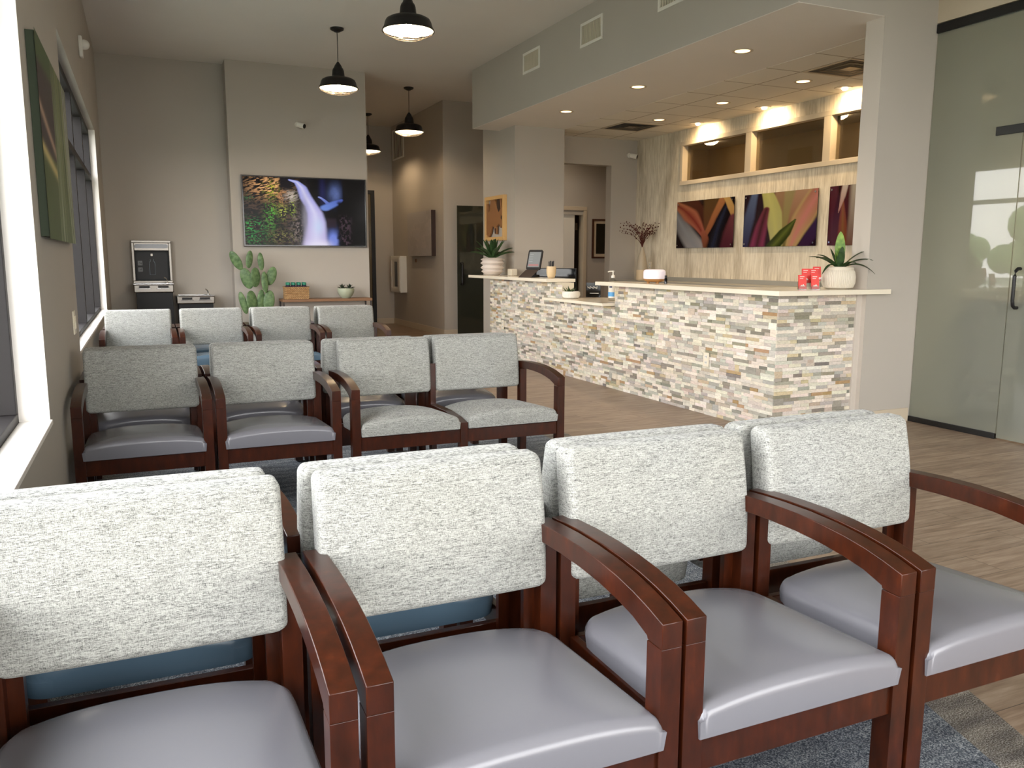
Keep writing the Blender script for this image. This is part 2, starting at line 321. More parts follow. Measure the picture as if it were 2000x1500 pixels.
def tv_picture(X,Y):
    img=np.zeros(X.shape+(3,))+C8(8,6,8)
    rock=fbm(X*30+Y*8,Y*60,5); r2=fbm(X*60,Y*30+X*20,4)
    left=1-sstep(.40,.45,X+ (fbm(X*8,Y*8)-.5)*.05)
    img=lay(img,left*sstep(.52,.68,rock)*.8,C8(84,62,48))
    img=lay(img,left*sstep(.6,.75,r2)*.5,C8(60,48,46))
    warm=np.exp(-(((X-.2)/.14)**2+((Y-.13)/.16)**2)); img=lay(img,np.clip(warm*1.3,0,1)*sstep(.5,.6,fbm(X*34,Y*60+X*30,4)),C8(236,176,118))
    for cx,cy,sx_,sy,c in [(.22,.17,.05,.09,(196,200,60)),(.25,.4,.03,.1,(150,168,60)),(.21,.55,.04,.16,(96,190,60)),(.2,.75,.03,.15,(70,130,50)),(.31,.5,.03,.1,(190,200,80)),(.39,.42,.02,.14,(170,190,70)),(.06,.72,.09,.09,(60,170,80)),(.08,.88,.08,.1,(50,150,70)),(.04,.3,.04,.04,(50,110,60)),(.3,.88,.12,.1,(120,116,62)),(.3,.28,.04,.1,(200,140,90))]:
        g=np.exp(-(((X-cx)/sx_)**2+((Y-cy)/sy)**2)); img=lay(img,np.clip(g*1.1,0,1)*sstep(.52,.64,fbm(X*90+cx*40,Y*70,3)),C8(*c))
    gr=np.exp(-(((X-.42)/.05)**2+((Y-.75)/.25)**2)); img=lay(img,gr*sstep(.45,.7,fbm(X*90,Y*50,4))*.7,C8(150,132,128))
    gr=np.exp(-(((X-.38)/.05)**2+((Y-.27)/.08)**2)); img=lay(img,gr*sstep(.42,.6,fbm(X*60+Y*60,Y*50,4)),C8(206,190,176))
    img=lay(img,(sstep(.28,.3,X)*(1-sstep(.38,.44,X+Y*.1)))*(1-sstep(.13,.2,Y)),C8(26,22,26))
    # far fall and pool
    g=np.exp(-(((X-.745)/.05)**2+((Y-.22)/.13)**2)); img=lay(img,g*(.35+.6*fbm(X*18,Y*7)),C8(110,130,196))
    g=np.exp(-(((X-.64)/.025)**2+((Y-.2)/.2)**2)); img=lay(img,g*.5,C8(40,44,110))
    img=petal(img,X,Y,[(.80,.31),(.74,.36),(.66,.43)],[.02,.045,.05],C8(80,100,190),C8(110,140,220),.5)
    img=petal(img,X,Y,[(.61,.27),(.64,.29),(.68,.36)],[.012,.014,.02],C8(140,150,220),C8(100,120,200),.5)
    # near fall
    img=petal(img,X,Y,[(.37,.03),(.43,.06),(.47,.14),(.5,.28),(.54,.4),(.57,.52),(.58,.66),(.575,.8),(.57,1.05)],[.012,.025,.045,.055,.058,.075,.09,.10,.12],C8(150,160,235),C8(212,200,240),.35,core=C8(226,222,255))
    g=np.exp(-(((X-.49)/.025)**2+((Y-.6)/.28)**2)); img=lay(img,g*.75,C8(150,146,158))
    g=np.exp(-(((X-.6)/.04)**2+((Y-.72)/.12)**2)); img=lay(img,g*.7,C8(205,225,255))
    g=np.exp(-(((X-.72)/.045)**2+((Y-.92)/.13)**2)); img=lay(img,np.clip(g*1.4,0,1),C8(120,140,226))
    g=np.exp(-(((X-.6)/.09)**2+((Y-1.0)/.07)**2)); img=lay(img,np.clip(g*1.3,0,1),C8(238,232,255))
    img=img*.9
    rt=sstep(.75,.78,X+ (fbm(X*9,Y*9)-.5)*.06)*sstep(.3,.36,Y)+sstep(.8,.82,X); img=lay(img,np.clip(rt,0,1)*.95,C8(10,8,10))
    g=sstep(.76,.8,X)*(1-sstep(.84,.9,X))*sstep(.5,.6,Y); img=lay(img,g*sstep(.5,.62,fbm(X*60,Y*26,4))*.5,C8(92,70,84))
    g=sstep(.66,.68,X)*(1-sstep(.74,.76,X))*sstep(.56,.62,Y)*(1-sstep(.7,.76,Y)); img=lay(img,g*.8,C8(46,34,44))
    return img
def art_a(X,Y):
    img=np.zeros(X.shape+(3,))+C8(26,10,16)
    img=petal(img,X,Y,[(-.05,.15),(.1,.6),(.45,1.1)],[.1,.16,.2],C8(70,76,80),C8(176,170,170),.4,core=C8(150,150,156))
    img=petal(img,X,Y,[(.12,-.1),(.5,.2),(.52,.8)],[.16,.14,.05],C8(92,44,20),C8(70,24,14),.4)
    img=petal(img,X,Y,[(.62,-.1),(.6,.3),(.52,.75)],[.16,.11,.02],C8(96,70,24),C8(110,60,30),.4)
    img=petal(img,X,Y,[(-.1,.0),(.3,.25),(.5,.75)],[.05,.16,.04],C8(190,110,50),C8(180,84,60),.35,core=C8(140,30,16))
    img=petal(img,X,Y,[(.85,-.1),(.7,.35),(.54,.72)],[.07,.07,.04],C8(190,120,50),C8(170,90,40),.4)
    img=petal(img,X,Y,[(.5,.68),(.54,.85),(.6,1.1)],[.05,.08,.1],C8(170,84,50),C8(110,64,30),.4)
    img=petal(img,X,Y,[(.95,.0),(.76,.4),(.66,1.0)],[.03,.1,.12],C8(10,10,30),C8(16,10,20),.4,core=C8(40,44,70))
    img=petal(img,X,Y,[(.85,-.05),(.95,.15),(1.02,.5)],[.05,.06,.03],C8(230,180,80),C8(190,130,60),.3)
    img=petal(img,X,Y,[(1.0,.4),(.95,.7),(.85,1.1)],[.08,.12,.1],C8(120,50,60),C8(80,10,40),.5)
    return img
def art_b(X,Y):
    img=np.zeros(X.shape+(3,))+C8(40,8,26)
    img=petal(img,X,Y,[(.16,-.05),(.08,.4),(.02,1.0)],[.05,.09,.06],C8(90,110,150),C8(40,30,80),.5)
    img=petal(img,X,Y,[(.55,1.1),(.5,.6),(.55,-.1)],[.1,.14,.12],C8(120,110,40),C8(176,130,90),.4)
    img=petal(img,X,Y,[(.3,-.1),(.45,.3),(.5,1.05)],[.07,.13,.08],C8(200,196,90),C8(196,190,110),.2,core=C8(212,204,100))
    img=petal(img,X,Y,[(.66,-.1),(.64,.4),(.58,.9)],[.1,.08,.03],C8(170,150,96),C8(160,140,60),.35)
    img=petal(img,X,Y,[(.85,-.1),(.74,.3),(.62,.8)],[.13,.09,.02],C8(200,150,110),C8(150,100,60),.35)
    img=petal(img,X,Y,[(1.05,.0),(.8,.5),(.66,1.1)],[.14,.16,.06],C8(190,110,90),C8(206,170,96),.3,core=C8(226,130,116),edge=C8(214,180,100))
    img=petal(img,X,Y,[(1.05,.55),(.92,.85),(.8,1.1)],[.08,.09,.06],C8(60,30,80),C8(60,20,60),.4)
    img=petal(img,X,Y,[(.2,1.1),(.26,.6),(.33,.3)],[.12,.1,.05],C8(150,20,90),C8(120,40,50),.4,core=C8(64,8,20))
    img=petal(img,X,Y,[(.44,1.0),(.6,.75),(.73,.52)],[.1,.09,.012],C8(50,60,16),C8(70,84,20),.15,core=C8(110,120,30))
    return img
def art_c(X,Y):
    img=np.zeros(X.shape+(3,))+C8(84,16,18)
    img=petal(img,X,Y,[(.1,-.1),(.2,.5),(.3,1.1)],[.14,.16,.12],C8(92,30,50),C8(100,24,24),.5)
    img=petal(img,X,Y,[(.3,.1),(.24,.5),(.22,.95)],[.03,.12,.1],C8(70,22,46),C8(90,20,20),.4)
    img=petal(img,X,Y,[(.5,1.1),(.45,.6),(.42,.2)],[.2,.13,.02],C8(140,60,20),C8(150,60,30),.35,core=C8(150,96,24))
    img=petal(img,X,Y,[(.5,-.1),(.45,.1),(.3,.45)],[.1,.09,.01],C8(220,214,200),C8(210,140,120),.4)
    img=petal(img,X,Y,[(.3,-.1),(.3,.02),(.3,.15)],[.05,.04,.02],C8(20,12,16),C8(60,12,16),.5)
    img=petal(img,X,Y,[(.9,-.1),(.8,.5),(.7,1.1)],[.3,.2,.15],C8(200,190,170),C8(120,60,30),.5)
    return img
def art_green(X,Y):   # tall green leaf canvas
    img=np.zeros(X.shape+(3,))+C8(74,90,48)
    img=lay(img,(1-sstep(.45,.5,X))*(1-sstep(.55,.58,Y)),C8(44,32,44))
    img=lay(img,(1-sstep(.45,.5,X))*(1-sstep(.1,.16,Y)),C8(60,84,48))
    img=lay(img,np.exp(-((Y-.55-.2*X)/.03)**2)*(1-sstep(.4,.5,X)),C8(196,180,120))
    img=lay(img,np.exp(-((Y-.35-.4*X)/.03)**2)*(1-sstep(.35,.5,X)),C8(170,140,120))
    for k in range(9):
        x0=.5+.06*k; img=petal(img,X,Y,[(x0-.06+.01*k,-.1),(x0-.02,.45),(x0+.04*k-.1,1.1)],[.02,.035,.03],C8(*random.choice([(110,120,70),(90,104,60),(150,150,150),(64,84,44)])),C8(*random.choice([(110,124,84),(150,160,130),(78,98,52)])),.3,edge=C8(186,186,160))
    return img
def art_slate(X,Y):
    n=fbm(X*4+fbm(X*6,Y*6)*2,Y*3,5); img=np.zeros(X.shape+(3,))+C8(168,162,160)
    img=lay(img,sstep(.45,.7,n)*.7,C8(160,152,148)); img=lay(img,np.exp(-((n-.5)/.015)**2)*.5,C8(190,180,172)); return img
def art_root(X,Y):
    n=fbm(X*7,Y*16,4); img=np.zeros(X.shape+(3,))+C8(150,104,62); img=lay(img,sstep(.4,.7,n)*.8,C8(112,72,40)); return img
def picture(name,fn,m,nx,ny,origin,uax,vax,parent=None,gain=None):
    # flat grid coloured by fn; origin is the top left corner, uax/vax full edge vectors (right, down)
    X,Y=np.meshgrid(np.linspace(0,1,nx),np.linspace(0,1,ny)); img=np.clip(fn(X,Y),0,1)
    if gain: img=(img*.82+img.mean(-1,keepdims=True)*.18)*gain
    O=np.array(origin);Ua=np.array(uax);Va=np.array(vax)
    P=O+X[...,None]*Ua+Y[...,None]*Va
    idx=np.arange(nx*ny).reshape(ny,nx); F=np.stack([idx[:-1,:-1],idx[1:,:-1],idx[1:,1:],idx[:-1,1:]],-1).reshape(-1,4)
    me=bpy.data.meshes.new(name); me.from_pydata(P.reshape(-1,3).tolist(),[],F.tolist())
    at=me.color_attributes.new('pic','FLOAT_COLOR','POINT'); c=np.ones((nx*ny,4),np.float32); c[:,:3]=img.reshape(-1,3); at.data.foreach_set('color',c.ravel())
    me.materials.append(m); o=bpy.data.objects.new(name,me); COL.objects.link(o)
    if parent: o.parent=parent
    return o

# ================================================================ ROOM SHELL
ZC=3.78; ZB=3.025; ZA=3.019
YR=4.66
struct(MB().box((-.7,-3.3,-.12),(8.3,16.3,0)).build('floor',M_floor))
struct(MB().box((-.7,-3.3,ZC),(8.3,16.3,ZC+.15)).build('ceiling',M_ceil))
# left wall, window 1 (near) and window 2 (far)
W1=(-1.6,3.52,.65,2.98); W2=(5.33,10.4,.68,2.66)
wl=MB(); XO=-.62
wl.box((XO,-3.3,0),(-.355,3.52,.65)).box((XO,-3.3,2.98),(-.355,3.52,ZC)).box((XO,-3.3,.65),(-.355,-1.6,2.98))
wl.box((XO,3.52,0),(-.355,5.33,ZC))
wl.box((XO,5.33,0),(-.395,10.4,.68)).box((XO,5.33,2.66),(-.395,10.4,ZC)).box((XO,10.4,0),(-.395,12.0,ZC))
struct(wl.build('wall_left',M_wall))
def window(name,y0,y1,z0,z1,zt,ys):
    f=MB(); f.frame(0,-.58,-.455,(y0,z0),(y1,z1),.055)
    if zt: f.box((-.58,y0,zt-.03),(-.455,y1,zt+.03))
    for y in ys: f.box((-.58,y-.03,z0),(-.455,y+.03,z1))
    o=struct(f.build(name,M_bronze,bevel=.003)); g=MB().box((-.535,y0+.03,z0+.03),(-.529,y1-.03,z1-.03)).build('window_pane',M_glass,o); return o
window('window_1',*W1,2.2,(-.2,1.6)); window('window_2',*W2,2.14,(6.55,7.85,9.15))
# sill and reveal boards, whitened in colour to stand in for strong sky light
for n,(a,b) in enumerate((( (-.455,-1.6,.652),(-.345,3.52,.672)),((-.455,5.33,.682),(-.385,10.4,.70)))):
    struct(MB().box(a,b).build('trim_%d'%(n+1),M_sill,bevel=.003))
struct(MB().box((-.455,3.505,.672),(-.353,3.519,2.98)).build('trim_3',M_sill))
struct(MB().box((-.455,10.385,.70),(-.393,10.399,2.66)).build('trim_4',M_sill))
# back walls
struct(MB().box((-.7,11.83,0),(1.15,12.0,ZC)).build('wall_back',M_wall))
struct(MB().box((1.104,11.53,0),(2.92,11.83,ZC)).box((2.7,11.83,0),(2.92,16.0,ZC)).build('wall_screen',M_wall))
struct(MB().box((2.7,15.95,0),(4.7,16.15,ZC)).build('wall_hall_end',M_wall))
struct(MB().box((4.53,12.95,0),(4.66,15.95,ZC)).build('wall_hall_right',M_wall))
# wall with sliding glass door and office door
wb=MB().box((4.66,12.95,2.04),(8.2,13.1,ZC)).box((4.66,12.95,0),(4.86,13.1,2.04)).box((5.75,12.95,0),(6.36,13.1,2.04)).box((7.12,12.95,0),(8.2,13.1,2.04))
struct(wb.build('wall_corridor',M_wall))
struct(MB().box((8.15,4.66,0),(8.3,16.3,ZC)).box((4.66,15.2,0),(8.15,15.35,ZC)).box((6.05,13.1,0),(6.15,15.2,ZC)).build('wall_office',M_offw))
# beam over the counter, its soffit, the column and reception walls
struct(MB().box((4.21,4.83,ZB),(5.35,10.82,ZC)).box((4.21,YR,ZB),(5.02,4.83,ZC)).build('wall_beam',M_wall))
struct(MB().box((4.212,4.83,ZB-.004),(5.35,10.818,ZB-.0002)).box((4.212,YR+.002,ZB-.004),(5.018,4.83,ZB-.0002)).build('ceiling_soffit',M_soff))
struct(MB().box((4.6,10.28,0),(5.34,10.82,ZB)).box((4.6,10.82,0),(5.34,11.40,ZC)).box((5.34,10.82,ZB),(5.36,10.91,ZC)).build('wall_column',M_wall))
struct(MB().box((5.02,YR,0),(6.95,4.83,ZC)).build('wall_right',M_wall))
struct(MB().box((5.018,4.664,0),(5.0199,4.829,ZB-.002)).build('trim_5',M_jamb))
rb=MB().box((6.41,10.83,0),(6.95,10.98,ZC)).box((5.34,10.83,2.64),(6.41,10.98,ZC))
struct(rb.build('wall_reception_back',M_wall))
struct(MB().box((5.352,4.83,ZA),(6.86,10.83,ZA+.03)).build('ceiling_tiles',M_tile))
# plank wall with interior windows
IX=6.85; iz0,iz1=2.30,2.84; iy0,iy1=5.2,9.70
pw=MB().box((IX,4.83,0),(IX+.1,10.83,iz0)).box((IX,4.83,iz1),(IX+.1,10.83,3.1)).box((IX,iy1,iz0),(IX+.1,10.83,iz1)).box((IX,4.83,iz0),(IX+.1,iy0,iz1))
struct(pw.build('wall_plank',M_plank))
fr=MB().frame(0,IX-.025,IX+.11,(iy0,iz0-.02),(iy1,iz1+.02),.055)
for y in (8.30,7.02,5.9): fr.box((IX-.022,y-.055,iz0+.03),(IX+.11,y+.055,iz1-.03))
wf=struct(fr.build('window_3',M_trim,bevel=.004))
MB().box((IX+.06,iy0+.05,iz0+.03),(IX+.066,iy1-.05,iz1-.03)).build('window_pane',M_darkglass,wf)
struct(MB().box((IX+.1,4.83,2.95),(8.15,10.9,3.0)).build('ceiling_office',M_ceil))
struct(MB().box((IX+.1,10.84,0),(8.15,10.95,ZC)).box((IX+.1,4.66,0),(8.15,4.82,ZC)).build('wall_office_side',M_offw))
# glass front to the right: header, rails, frosted panels
struct(MB().box((5.552,-3.1,3.03),(5.72,YR,ZC)).build('wall_glass_header',M_trim))
struct(MB().box((5.552,-3.1,0),(5.72,-.4,3.03)).build('wall_right_near',M_wall))
gp=empty('glass_partition',(5.568,4.28,0),0,'tall fixed frosted glass panel with black rails beside grey wall','glass panel')
gp2=empty('glass_door',(5.568,3.4,0),0,'frosted glass door with black pull handle at right edge of photo','door')
def ch(mb,name,m,par,**k):
    o=mb.build(name,m,par,**k); o.matrix_parent_inverse=Matrix.Translation(par.location).inverted() if par.rotation_euler.z==0 else par.matrix_world.inverted(); return o
ch(MB().box((5.562,3.915,.04),(5.574,4.655,2.96)).box((5.562,2.4,2.185),(5.574,3.915,2.96)),'frosted_panel',M_frost,gp)
ch(MB().box((5.55,3.915,0),(5.586,4.655,.042)),'bottom_rail',M_black,gp,bevel=.003)
ch(MB().box((5.545,-.4,2.957),(5.59,4.655,3.022)),'top_rail',M_black,gp,bevel=.003)
ch(MB().box((5.562,2.95,.01),(5.574,3.907,2.178)),'door_leaf',M_frost,gp2)
ch(MB().box((5.548,3.0,2.145),(5.588,4.107,2.205)),'patch_fitting',M_black,gp2,bevel=.003)
ch(MB().tube([(5.56,3.84,.95),(5.535,3.84,.95),(5.515,3.84,.965),(5.507,3.84,1.0),(5.507,3.84,1.17),(5.515,3.84,1.205),(5.535,3.84,1.22),(5.56,3.84,1.22)],.012,12),'door_handle',M_black,gp2,smooth=True)
ch(MB().box((5.562,-.4,.01),(5.574,2.94,2.178)),'side_panel',M_frost,gp2)
# room behind the glass
struct(MB().box((7.6,-3.3,0),(7.75,4.66,3.3)).build('wall_vestibule',M_wall))
struct(MB().box((5.72,-3.3,3.1),(7.6,4.66,3.2)).build('ceiling_vestibule',M_ceil))
# wall behind the camera with its storefront window
struct(MB().box((-.7,-3.3,0),(8.2,-3.1,.25)).box((-.7,-3.3,3.15),(8.2,-3.1,ZC)).box((-.7,-3.3,.25),(-.3,-3.1,3.15)).box((5.1,-3.3,.25),(5.95,-3.1,3.15)).box((7.4,-3.3,.25),(8.2,-3.1,3.15)).build('wall_front',M_wall))
f=MB().frame(1,-3.25,-3.13,(-.3,.25),(5.1,3.15),.06)
for x in (1.05,2.4,3.75): f.box((x-.03,-3.25,.25),(x+.03,-3.13,3.15))
f.box((-.3,-3.25,2.3),(5.1,-3.13,2.36))
w4=struct(f.build('window_4',M_bronze)); MB().box((-.28,-3.2,.28),(5.08,-3.194,3.12)).build('window_pane',M_glass,w4)
w5=struct(MB().frame(1,-3.25,-3.13,(5.95,.25),(7.4,3.15),.06).build('window_5_added',M_bronze)); MB().box((5.97,-3.2,.28),(7.38,-3.194,3.12)).build('window_pane',M_glass,w5)  # unseen vestibule window, added so daylight brightens the frosted glass
lamp('window_portal','AREA',(6.67,-3.12,1.7),1,rot=(PI/2,0,0),shape='RECTANGLE',size=1.45,size_y=2.9,portal=1)
# baseboards
def bb(name,a,b): struct(MB().box(a,b).build(name,M_trim,bevel=.002))
bb('baseboard_hall_right',(4.518,12.95,0),(4.53,15.95,.108)); bb('baseboard_hall_end',(4.16,15.938,0),(4.53,15.95,.108)); bb('baseboard_corridor',(4.518,12.938,0),(4.86,12.95,.108))
bb('baseboard_right',(5.02,4.648,0),(5.54,4.66,.108)); bb('baseboard_back',(-.395,11.818,0),(1.104,11.83,.108)); bb('baseboard_screen',(1.104,11.518,0),(2.92,11.53,.108))
bb('baseboard_left',(-.355,3.52,0),(-.343,5.33,.108)); bb('baseboard_office',(5.36,12.938,0),(6.30,12.95,.108))
# doors at the back
d1=struct(MB().frame(1,15.90,15.95,(3.0,0),(4.16,2.57),.07).box((3.07,15.92,0),(4.09,15.94,.25)).build('door_1',M_black)); MB().box((3.07,15.925,.25),(4.09,15.93,2.5)).build('door_pane',M_darkglass,d1)
d2=empty('sliding_glass_door',(5.2,12.9,0),0,'dark frosted sliding glass door with black pull at end of corridor','door')
ch(MB().box((4.745,12.90,.01),(5.72,12.912,2.135)),'door_leaf',M_smoke,d2)
ch(MB().tube([(4.815,12.9,.86),(4.815,12.86,.86),(4.815,12.85,.88),(4.815,12.85,1.18),(4.815,12.86,1.20),(4.815,12.9,1.20)],.02,10),'door_handle',M_black,d2,smooth=True)
d3=struct(MB().frame(1,12.93,13.11,(6.30,-.05),(7.18,2.18),.065).build('door_2',M_trim,bevel=.004))
dl=MB().box((6.37,12.98,.01),(6.96,13.02,2.10)).build('door_leaf',M_white,d3); MB().box((6.985,13.0,.95),(7.03,13.03,1.07)).box((6.985,13.0,1.78),(7.03,13.03,1.9)).build('door_hinge',M_steel,d3)
# carpet
cp=[(-.34,-2.6),(1.2,-2.6),(1.6,-.3),(1.95,.85),(2.1,1.315),(2.177,1.526),(2.42,2.5),(2.62,3.6),(2.74,4.6),(2.786,5.263),(2.778,5.9),(2.72,6.8),(2.6,7.9),(2.4,9.2),(2.1,9.9),(-.36,9.9)]
cpi=[(-.335,-2.55),(1.05,-2.55),(1.45,-.3),(1.8,.9),(1.93,1.32),(2.0,1.55),(2.24,2.5),(2.44,3.6),(2.56,4.6),(2.6,5.263),(2.6,5.9),(2.54,6.8),(2.42,7.9),(2.22,9.1),(2.0,9.75),(-.355,9.75)]
c=MB().prism(cp,2,0,.008).build('area_carpet',M_carpet2); setp(c,'blue grey looped area carpet with a taupe border under the waiting chairs','carpet')
MB().prism(cpi,2,.0082,.0095).build('carpet_field',M_carpet,c)

# ================================================================ CEILING FIXTURES
def pendant(x,y,zr,label):
    e=empty('pendant_lamp',(x,y,zr),0,label,'pendant lamp','black barn pendants with wire guards')
    r=.21
    sh=[(r,0),(r+.008,.0),(r+.005,.012),(.2,.035),(.192,.07),(.18,.092),(.15,.108),(.1,.118),(.075,.128),(.068,.14)]
    inn=[(.062,.13),(.098,.112),(.147,.102),(.174,.087),(.186,.066),(.195,.033),(r-.004,.004)]
    MB().lathe(sh,n=48,caps=False).build('lamp_shade',M_black,e,smooth=True)
    MB().lathe(inn,n=48,caps=False).build('shade_lining',M_enamel,e,smooth=True)
    MB().lathe([(.07,.135),(.064,.19),(.055,.215),(.045,.225),(.04,.24),(.018,.275),(.008,.285)],n=32).build('neck',M_black,e,smooth=True)
    MB().tube([(0,0,.25),(0,0,ZC-zr-.03)],.004,8).build('cord',M_black,e)
    MB().lathe([(.0,0),(.028,-.002),(.04,.006),(.055,.012),(.072,.022),(.074,.04)],c=(0,0,ZC-zr-.04),n=32).build('canopy',M_black,e,smooth=True)
    MB().ball((0,0,.075),.034,16,10,(1,1,1.25)).build('bulb',M_bulb,e,smooth=True)
    g=MB()
    for R,z in ((.2,-.012),(.13,-.045),(.05,-.058)):
        g.tube([(R*math.cos(t*2*PI/32),R*math.sin(t*2*PI/32),z) for t in range(33)],.0022,5)
    for k in range(10):
        a=2*PI*k/10; g.tube([(.207*math.cos(a),.207*math.sin(a),.003),(.2*math.cos(a),.2*math.sin(a),-.012),(.13*math.cos(a),.13*math.sin(a),-.045),(.05*math.cos(a),.05*math.sin(a),-.058)],.0022,5)
    g.build('wire_guard',M_steel,e)
    return e
pendant(2.108,9.508,3.14,'black pendant lamp hanging in front of the screen wall, left of the vents')
pendant(2.13,6.93,3.14,'nearest black pendant lamp, its cord cut off by top edge of photo')
pendant(3.756,12.25,3.14,'black pendant lamp hanging before the grilled corridor wall')
pendant(3.756,14.7,3.14,'black pendant lamp half hidden behind the screen wall edge')
def down(x,y,z,label,spot=False,pw=None,grp='round recessed downlights over the reception'):
    e=empty('recessed_downlight',(x,y,z),0,label,'ceiling light',grp)
    MB().lathe([(.062,-.001),(.078,-.006),(.088,-.004),(.09,.0)],n=36,caps=False).build('trim_ring',M_trim,e,smooth=True)
    if not spot:
        MB().lathe([(0.0,-.002),(.064,-.002)],n=36,caps=False).build('lens',M_lamp,e)
        lamp('downlight_light','SPOT',(0,0,-.02),pw or P_DOWN,WARM2,(0,0,0),e,spot_size=math.radians(125),spot_blend=.8,shadow_soft_size=.06)
    else:
        MB().lathe([(0,-.001),(.064,-.001)],n=36,caps=False).build('gimbal_cup',M_trim,e)
        MB().ball((.022,0,-.01),.03,16,8,(1,1,.6)).build('bulb',M_spotb,e,smooth=True)
        lamp('spot_light','SPOT',(-.02,0,-.045),pw or P_SPOT,(1,.72,.4),(0,math.radians(-48),0),e,spot_size=math.radians(150),spot_blend=.9,shadow_soft_size=.03)
for (y,s) in ((9.09,'farthest of the three in the soffit beside the column'),(7.51,'middle one in the plain soffit'),(5.89,'nearest one in the plain soffit')): down(4.74,y,ZB-.0045,'recessed round downlight, '+s)
for (y,s) in ((9.107,'farthest in the tiled ceiling, next to the air diffuser'),(7.85,'middle one of the tiled ceiling row'),(6.60,'nearest one of the tiled ceiling row')): down(6.07,y,ZA,'recessed round downlight, '+s)
for (y,s) in ((9.13,'over the left flower print'),(7.87,'over the middle flower print'),(6.66,'brightest, nearest the near wall edge')): down(6.66,y,ZA,'gimbal spotlight washing the plank wall, '+s,True)
for y,q in ((7.6,'behind the middle pane'),(10.0,'farther along the office')):
    e=empty('added_office_dome',(7.55,y,2.95),0,'dome light added to brighten the unseen office above the prints, '+q,'ceiling light'); MB().lathe([(.001,-.055),(.06,-.045),(.1,-.02),(.11,0)],n=24,caps=False).build('dome',emis('office_fill_glow_%d'%int(y),(1,.74,.46),13),e,smooth=True)  # glowing domes invented to lift the dark office behind the interior panes
down(6.3,11.9,ZC,'recessed downlight in the corridor behind reception',pw=60,grp='corridor downlights')
down(7.25,3.6,3.1,'added unseen downlight brightening the frosted glass',pw=130,grp='vestibule downlights'); down(6.6,.6,3.1,'added unseen downlight farther behind the frosted glass',pw=30,grp='vestibule downlights')  # both put in out of sight to light the room behind the glass
def diffuser(x,y,label):
    e=empty('air_diffuser',(x,y,ZA),0,label,'air vent')
    MB().frame(2,-.004,-.001,(-.3,-.3),(.3,.3),.035).build('frame',M_trim,e)
    b=MB()
    for k,s in enumerate((.255,.19,.12)):
        a=s; q=s-.05
        b.add([(-a,-a,-.004),(a,-a,-.004),(a,a,-.004),(-a,a,-.004),(-q,-q,.02),(q,-q,.02),(q,q,.02),(-q,q,.02)],[(0,1,5,4),(1,2,6,5),(2,3,7,6),(3,0,4,7)])
    b.box((-.07,-.07,-.006),(.07,.07,-.002)); b.build('louver',mat('diffuser_metal_%d'%int(y*10),S(120,104,84),.4,metal=.3),e,fix=False)
    MB().box((-.265,-.265,-.0006),(.265,.265,-.0002)).build('throat',M_dark,e)
diffuser(6.06,9.75,'square metal air diffuser in the tiled ceiling, far one near back wall'); diffuser(6.06,5.99,'square metal air diffuser in the tiled ceiling, near one cut by the jamb')
def vent(name,loc,rz,wd,h,n,label,cat='air vent',vert=True,grp=None):
    e=empty(name,loc,rz,label,cat,grp)    # local x along width, -y outward, z up
    MB().frame(1,-.012,0,(-wd/2,-h/2),(wd/2,h/2),.028).build('frame',M_white,e,bevel=.002)
    MB().box((-wd/2+.02,-.002,-h/2+.02),(wd/2-.02,-.001,h/2-.02)).build('throat',M_dark,e)
    s=MB()
    for k in range(n):
        if vert: x=-wd/2+.03+(wd-.06)*(k+.5)/n; s.box((x-.0035,-.010,-h/2+.025),(x+.0035,-.002,h/2-.025))
    s.build('slats',M_cream,e)
for y,zz,s in ((8.94,3.52,'farthest of three high on the beam'),(7.545,3.51,'middle of three high on the beam'),(6.15,3.505,'nearest, cut by top edge of photo')):
    vent('wall_register',(4.2095,y,zz),-PI/2,.44,.235,16,'white register grille, '+s,grp='beam registers')
vent('return_grille',(4.5295,15.49,3.41),-PI/2,.74,.56,9,'large painted return air grille high on the corridor wall')

# ================================================================ RECEPTION DESK
PAL=[((236,226,208),30),((220,208,196),12),((214,208,196),18),((186,182,172),14),((160,156,144),10),((142,134,118),9),((206,188,152),8),((178,142,98),4),((180,176,166),7),((244,236,222),14),((196,178,160),8),((126,122,112),4)]
pc=[p for p,_ in PAL]; pwt=[w_ for _,w_ in PAL]
def stonecol():
    c=[.8*q+.2*w_ for q,w_ in zip(random.choices(pc,pwt)[0],(206,196,180))]; j=random.uniform(-10,10); return S(*[max(20,min(250,v+j+random.uniform(-4,4))) for v in c])
def stones(mb,place,L0,L1,r0,r1,h=.02550):
    r=r0
    while r<r1:
        n=2 if r+1<r1 else 1; x=L0
        rows=[L0]*n
        while x<L1-1e-6:
            if n==2 and random.random()<.13:
                l=min(random.uniform(.05,.1),L1-x); 
                if L1-(x+l)<.02: l=L1-x
                place(mb,x,x+l,r*h,(r+2)*h,random.uniform(.004,.014),stonecol()); x+=l
            else:
                l=min(random.uniform(.15,.4),L1-x)
                if L1-(x+l)<.03: l=L1-x
                for k in range(n):
                    q=x
                    while q<x+l-1e-6:
                        m_=min(random.uniform(.06,.18),x+l-q)
                        if x+l-(q+m_)<.025: m_=x+l-q
                        place(mb,q,q+m_,(r+k)*h,(r+k+1)*h,random.uniform(.003,.014),stonecol()); q+=m_
                x+=l
        r+=n
desk=empty('reception_desk',(4.28,7.5,0),0,'long reception desk faced with split ledger stone in cream, grey and tan','reception desk')
sm=MB(); g=.0004
pf=lambda mb,a,b,z0,z1,d,c: mb.box((4.232-d,a+g,z0+g),(4.236,b-g,z1-g),c)
stones(sm,pf,4.72,10.225,0,32); stones(sm,pf,4.72,7.014,32,40); stones(sm,pf,8.15,10.225,32,40)
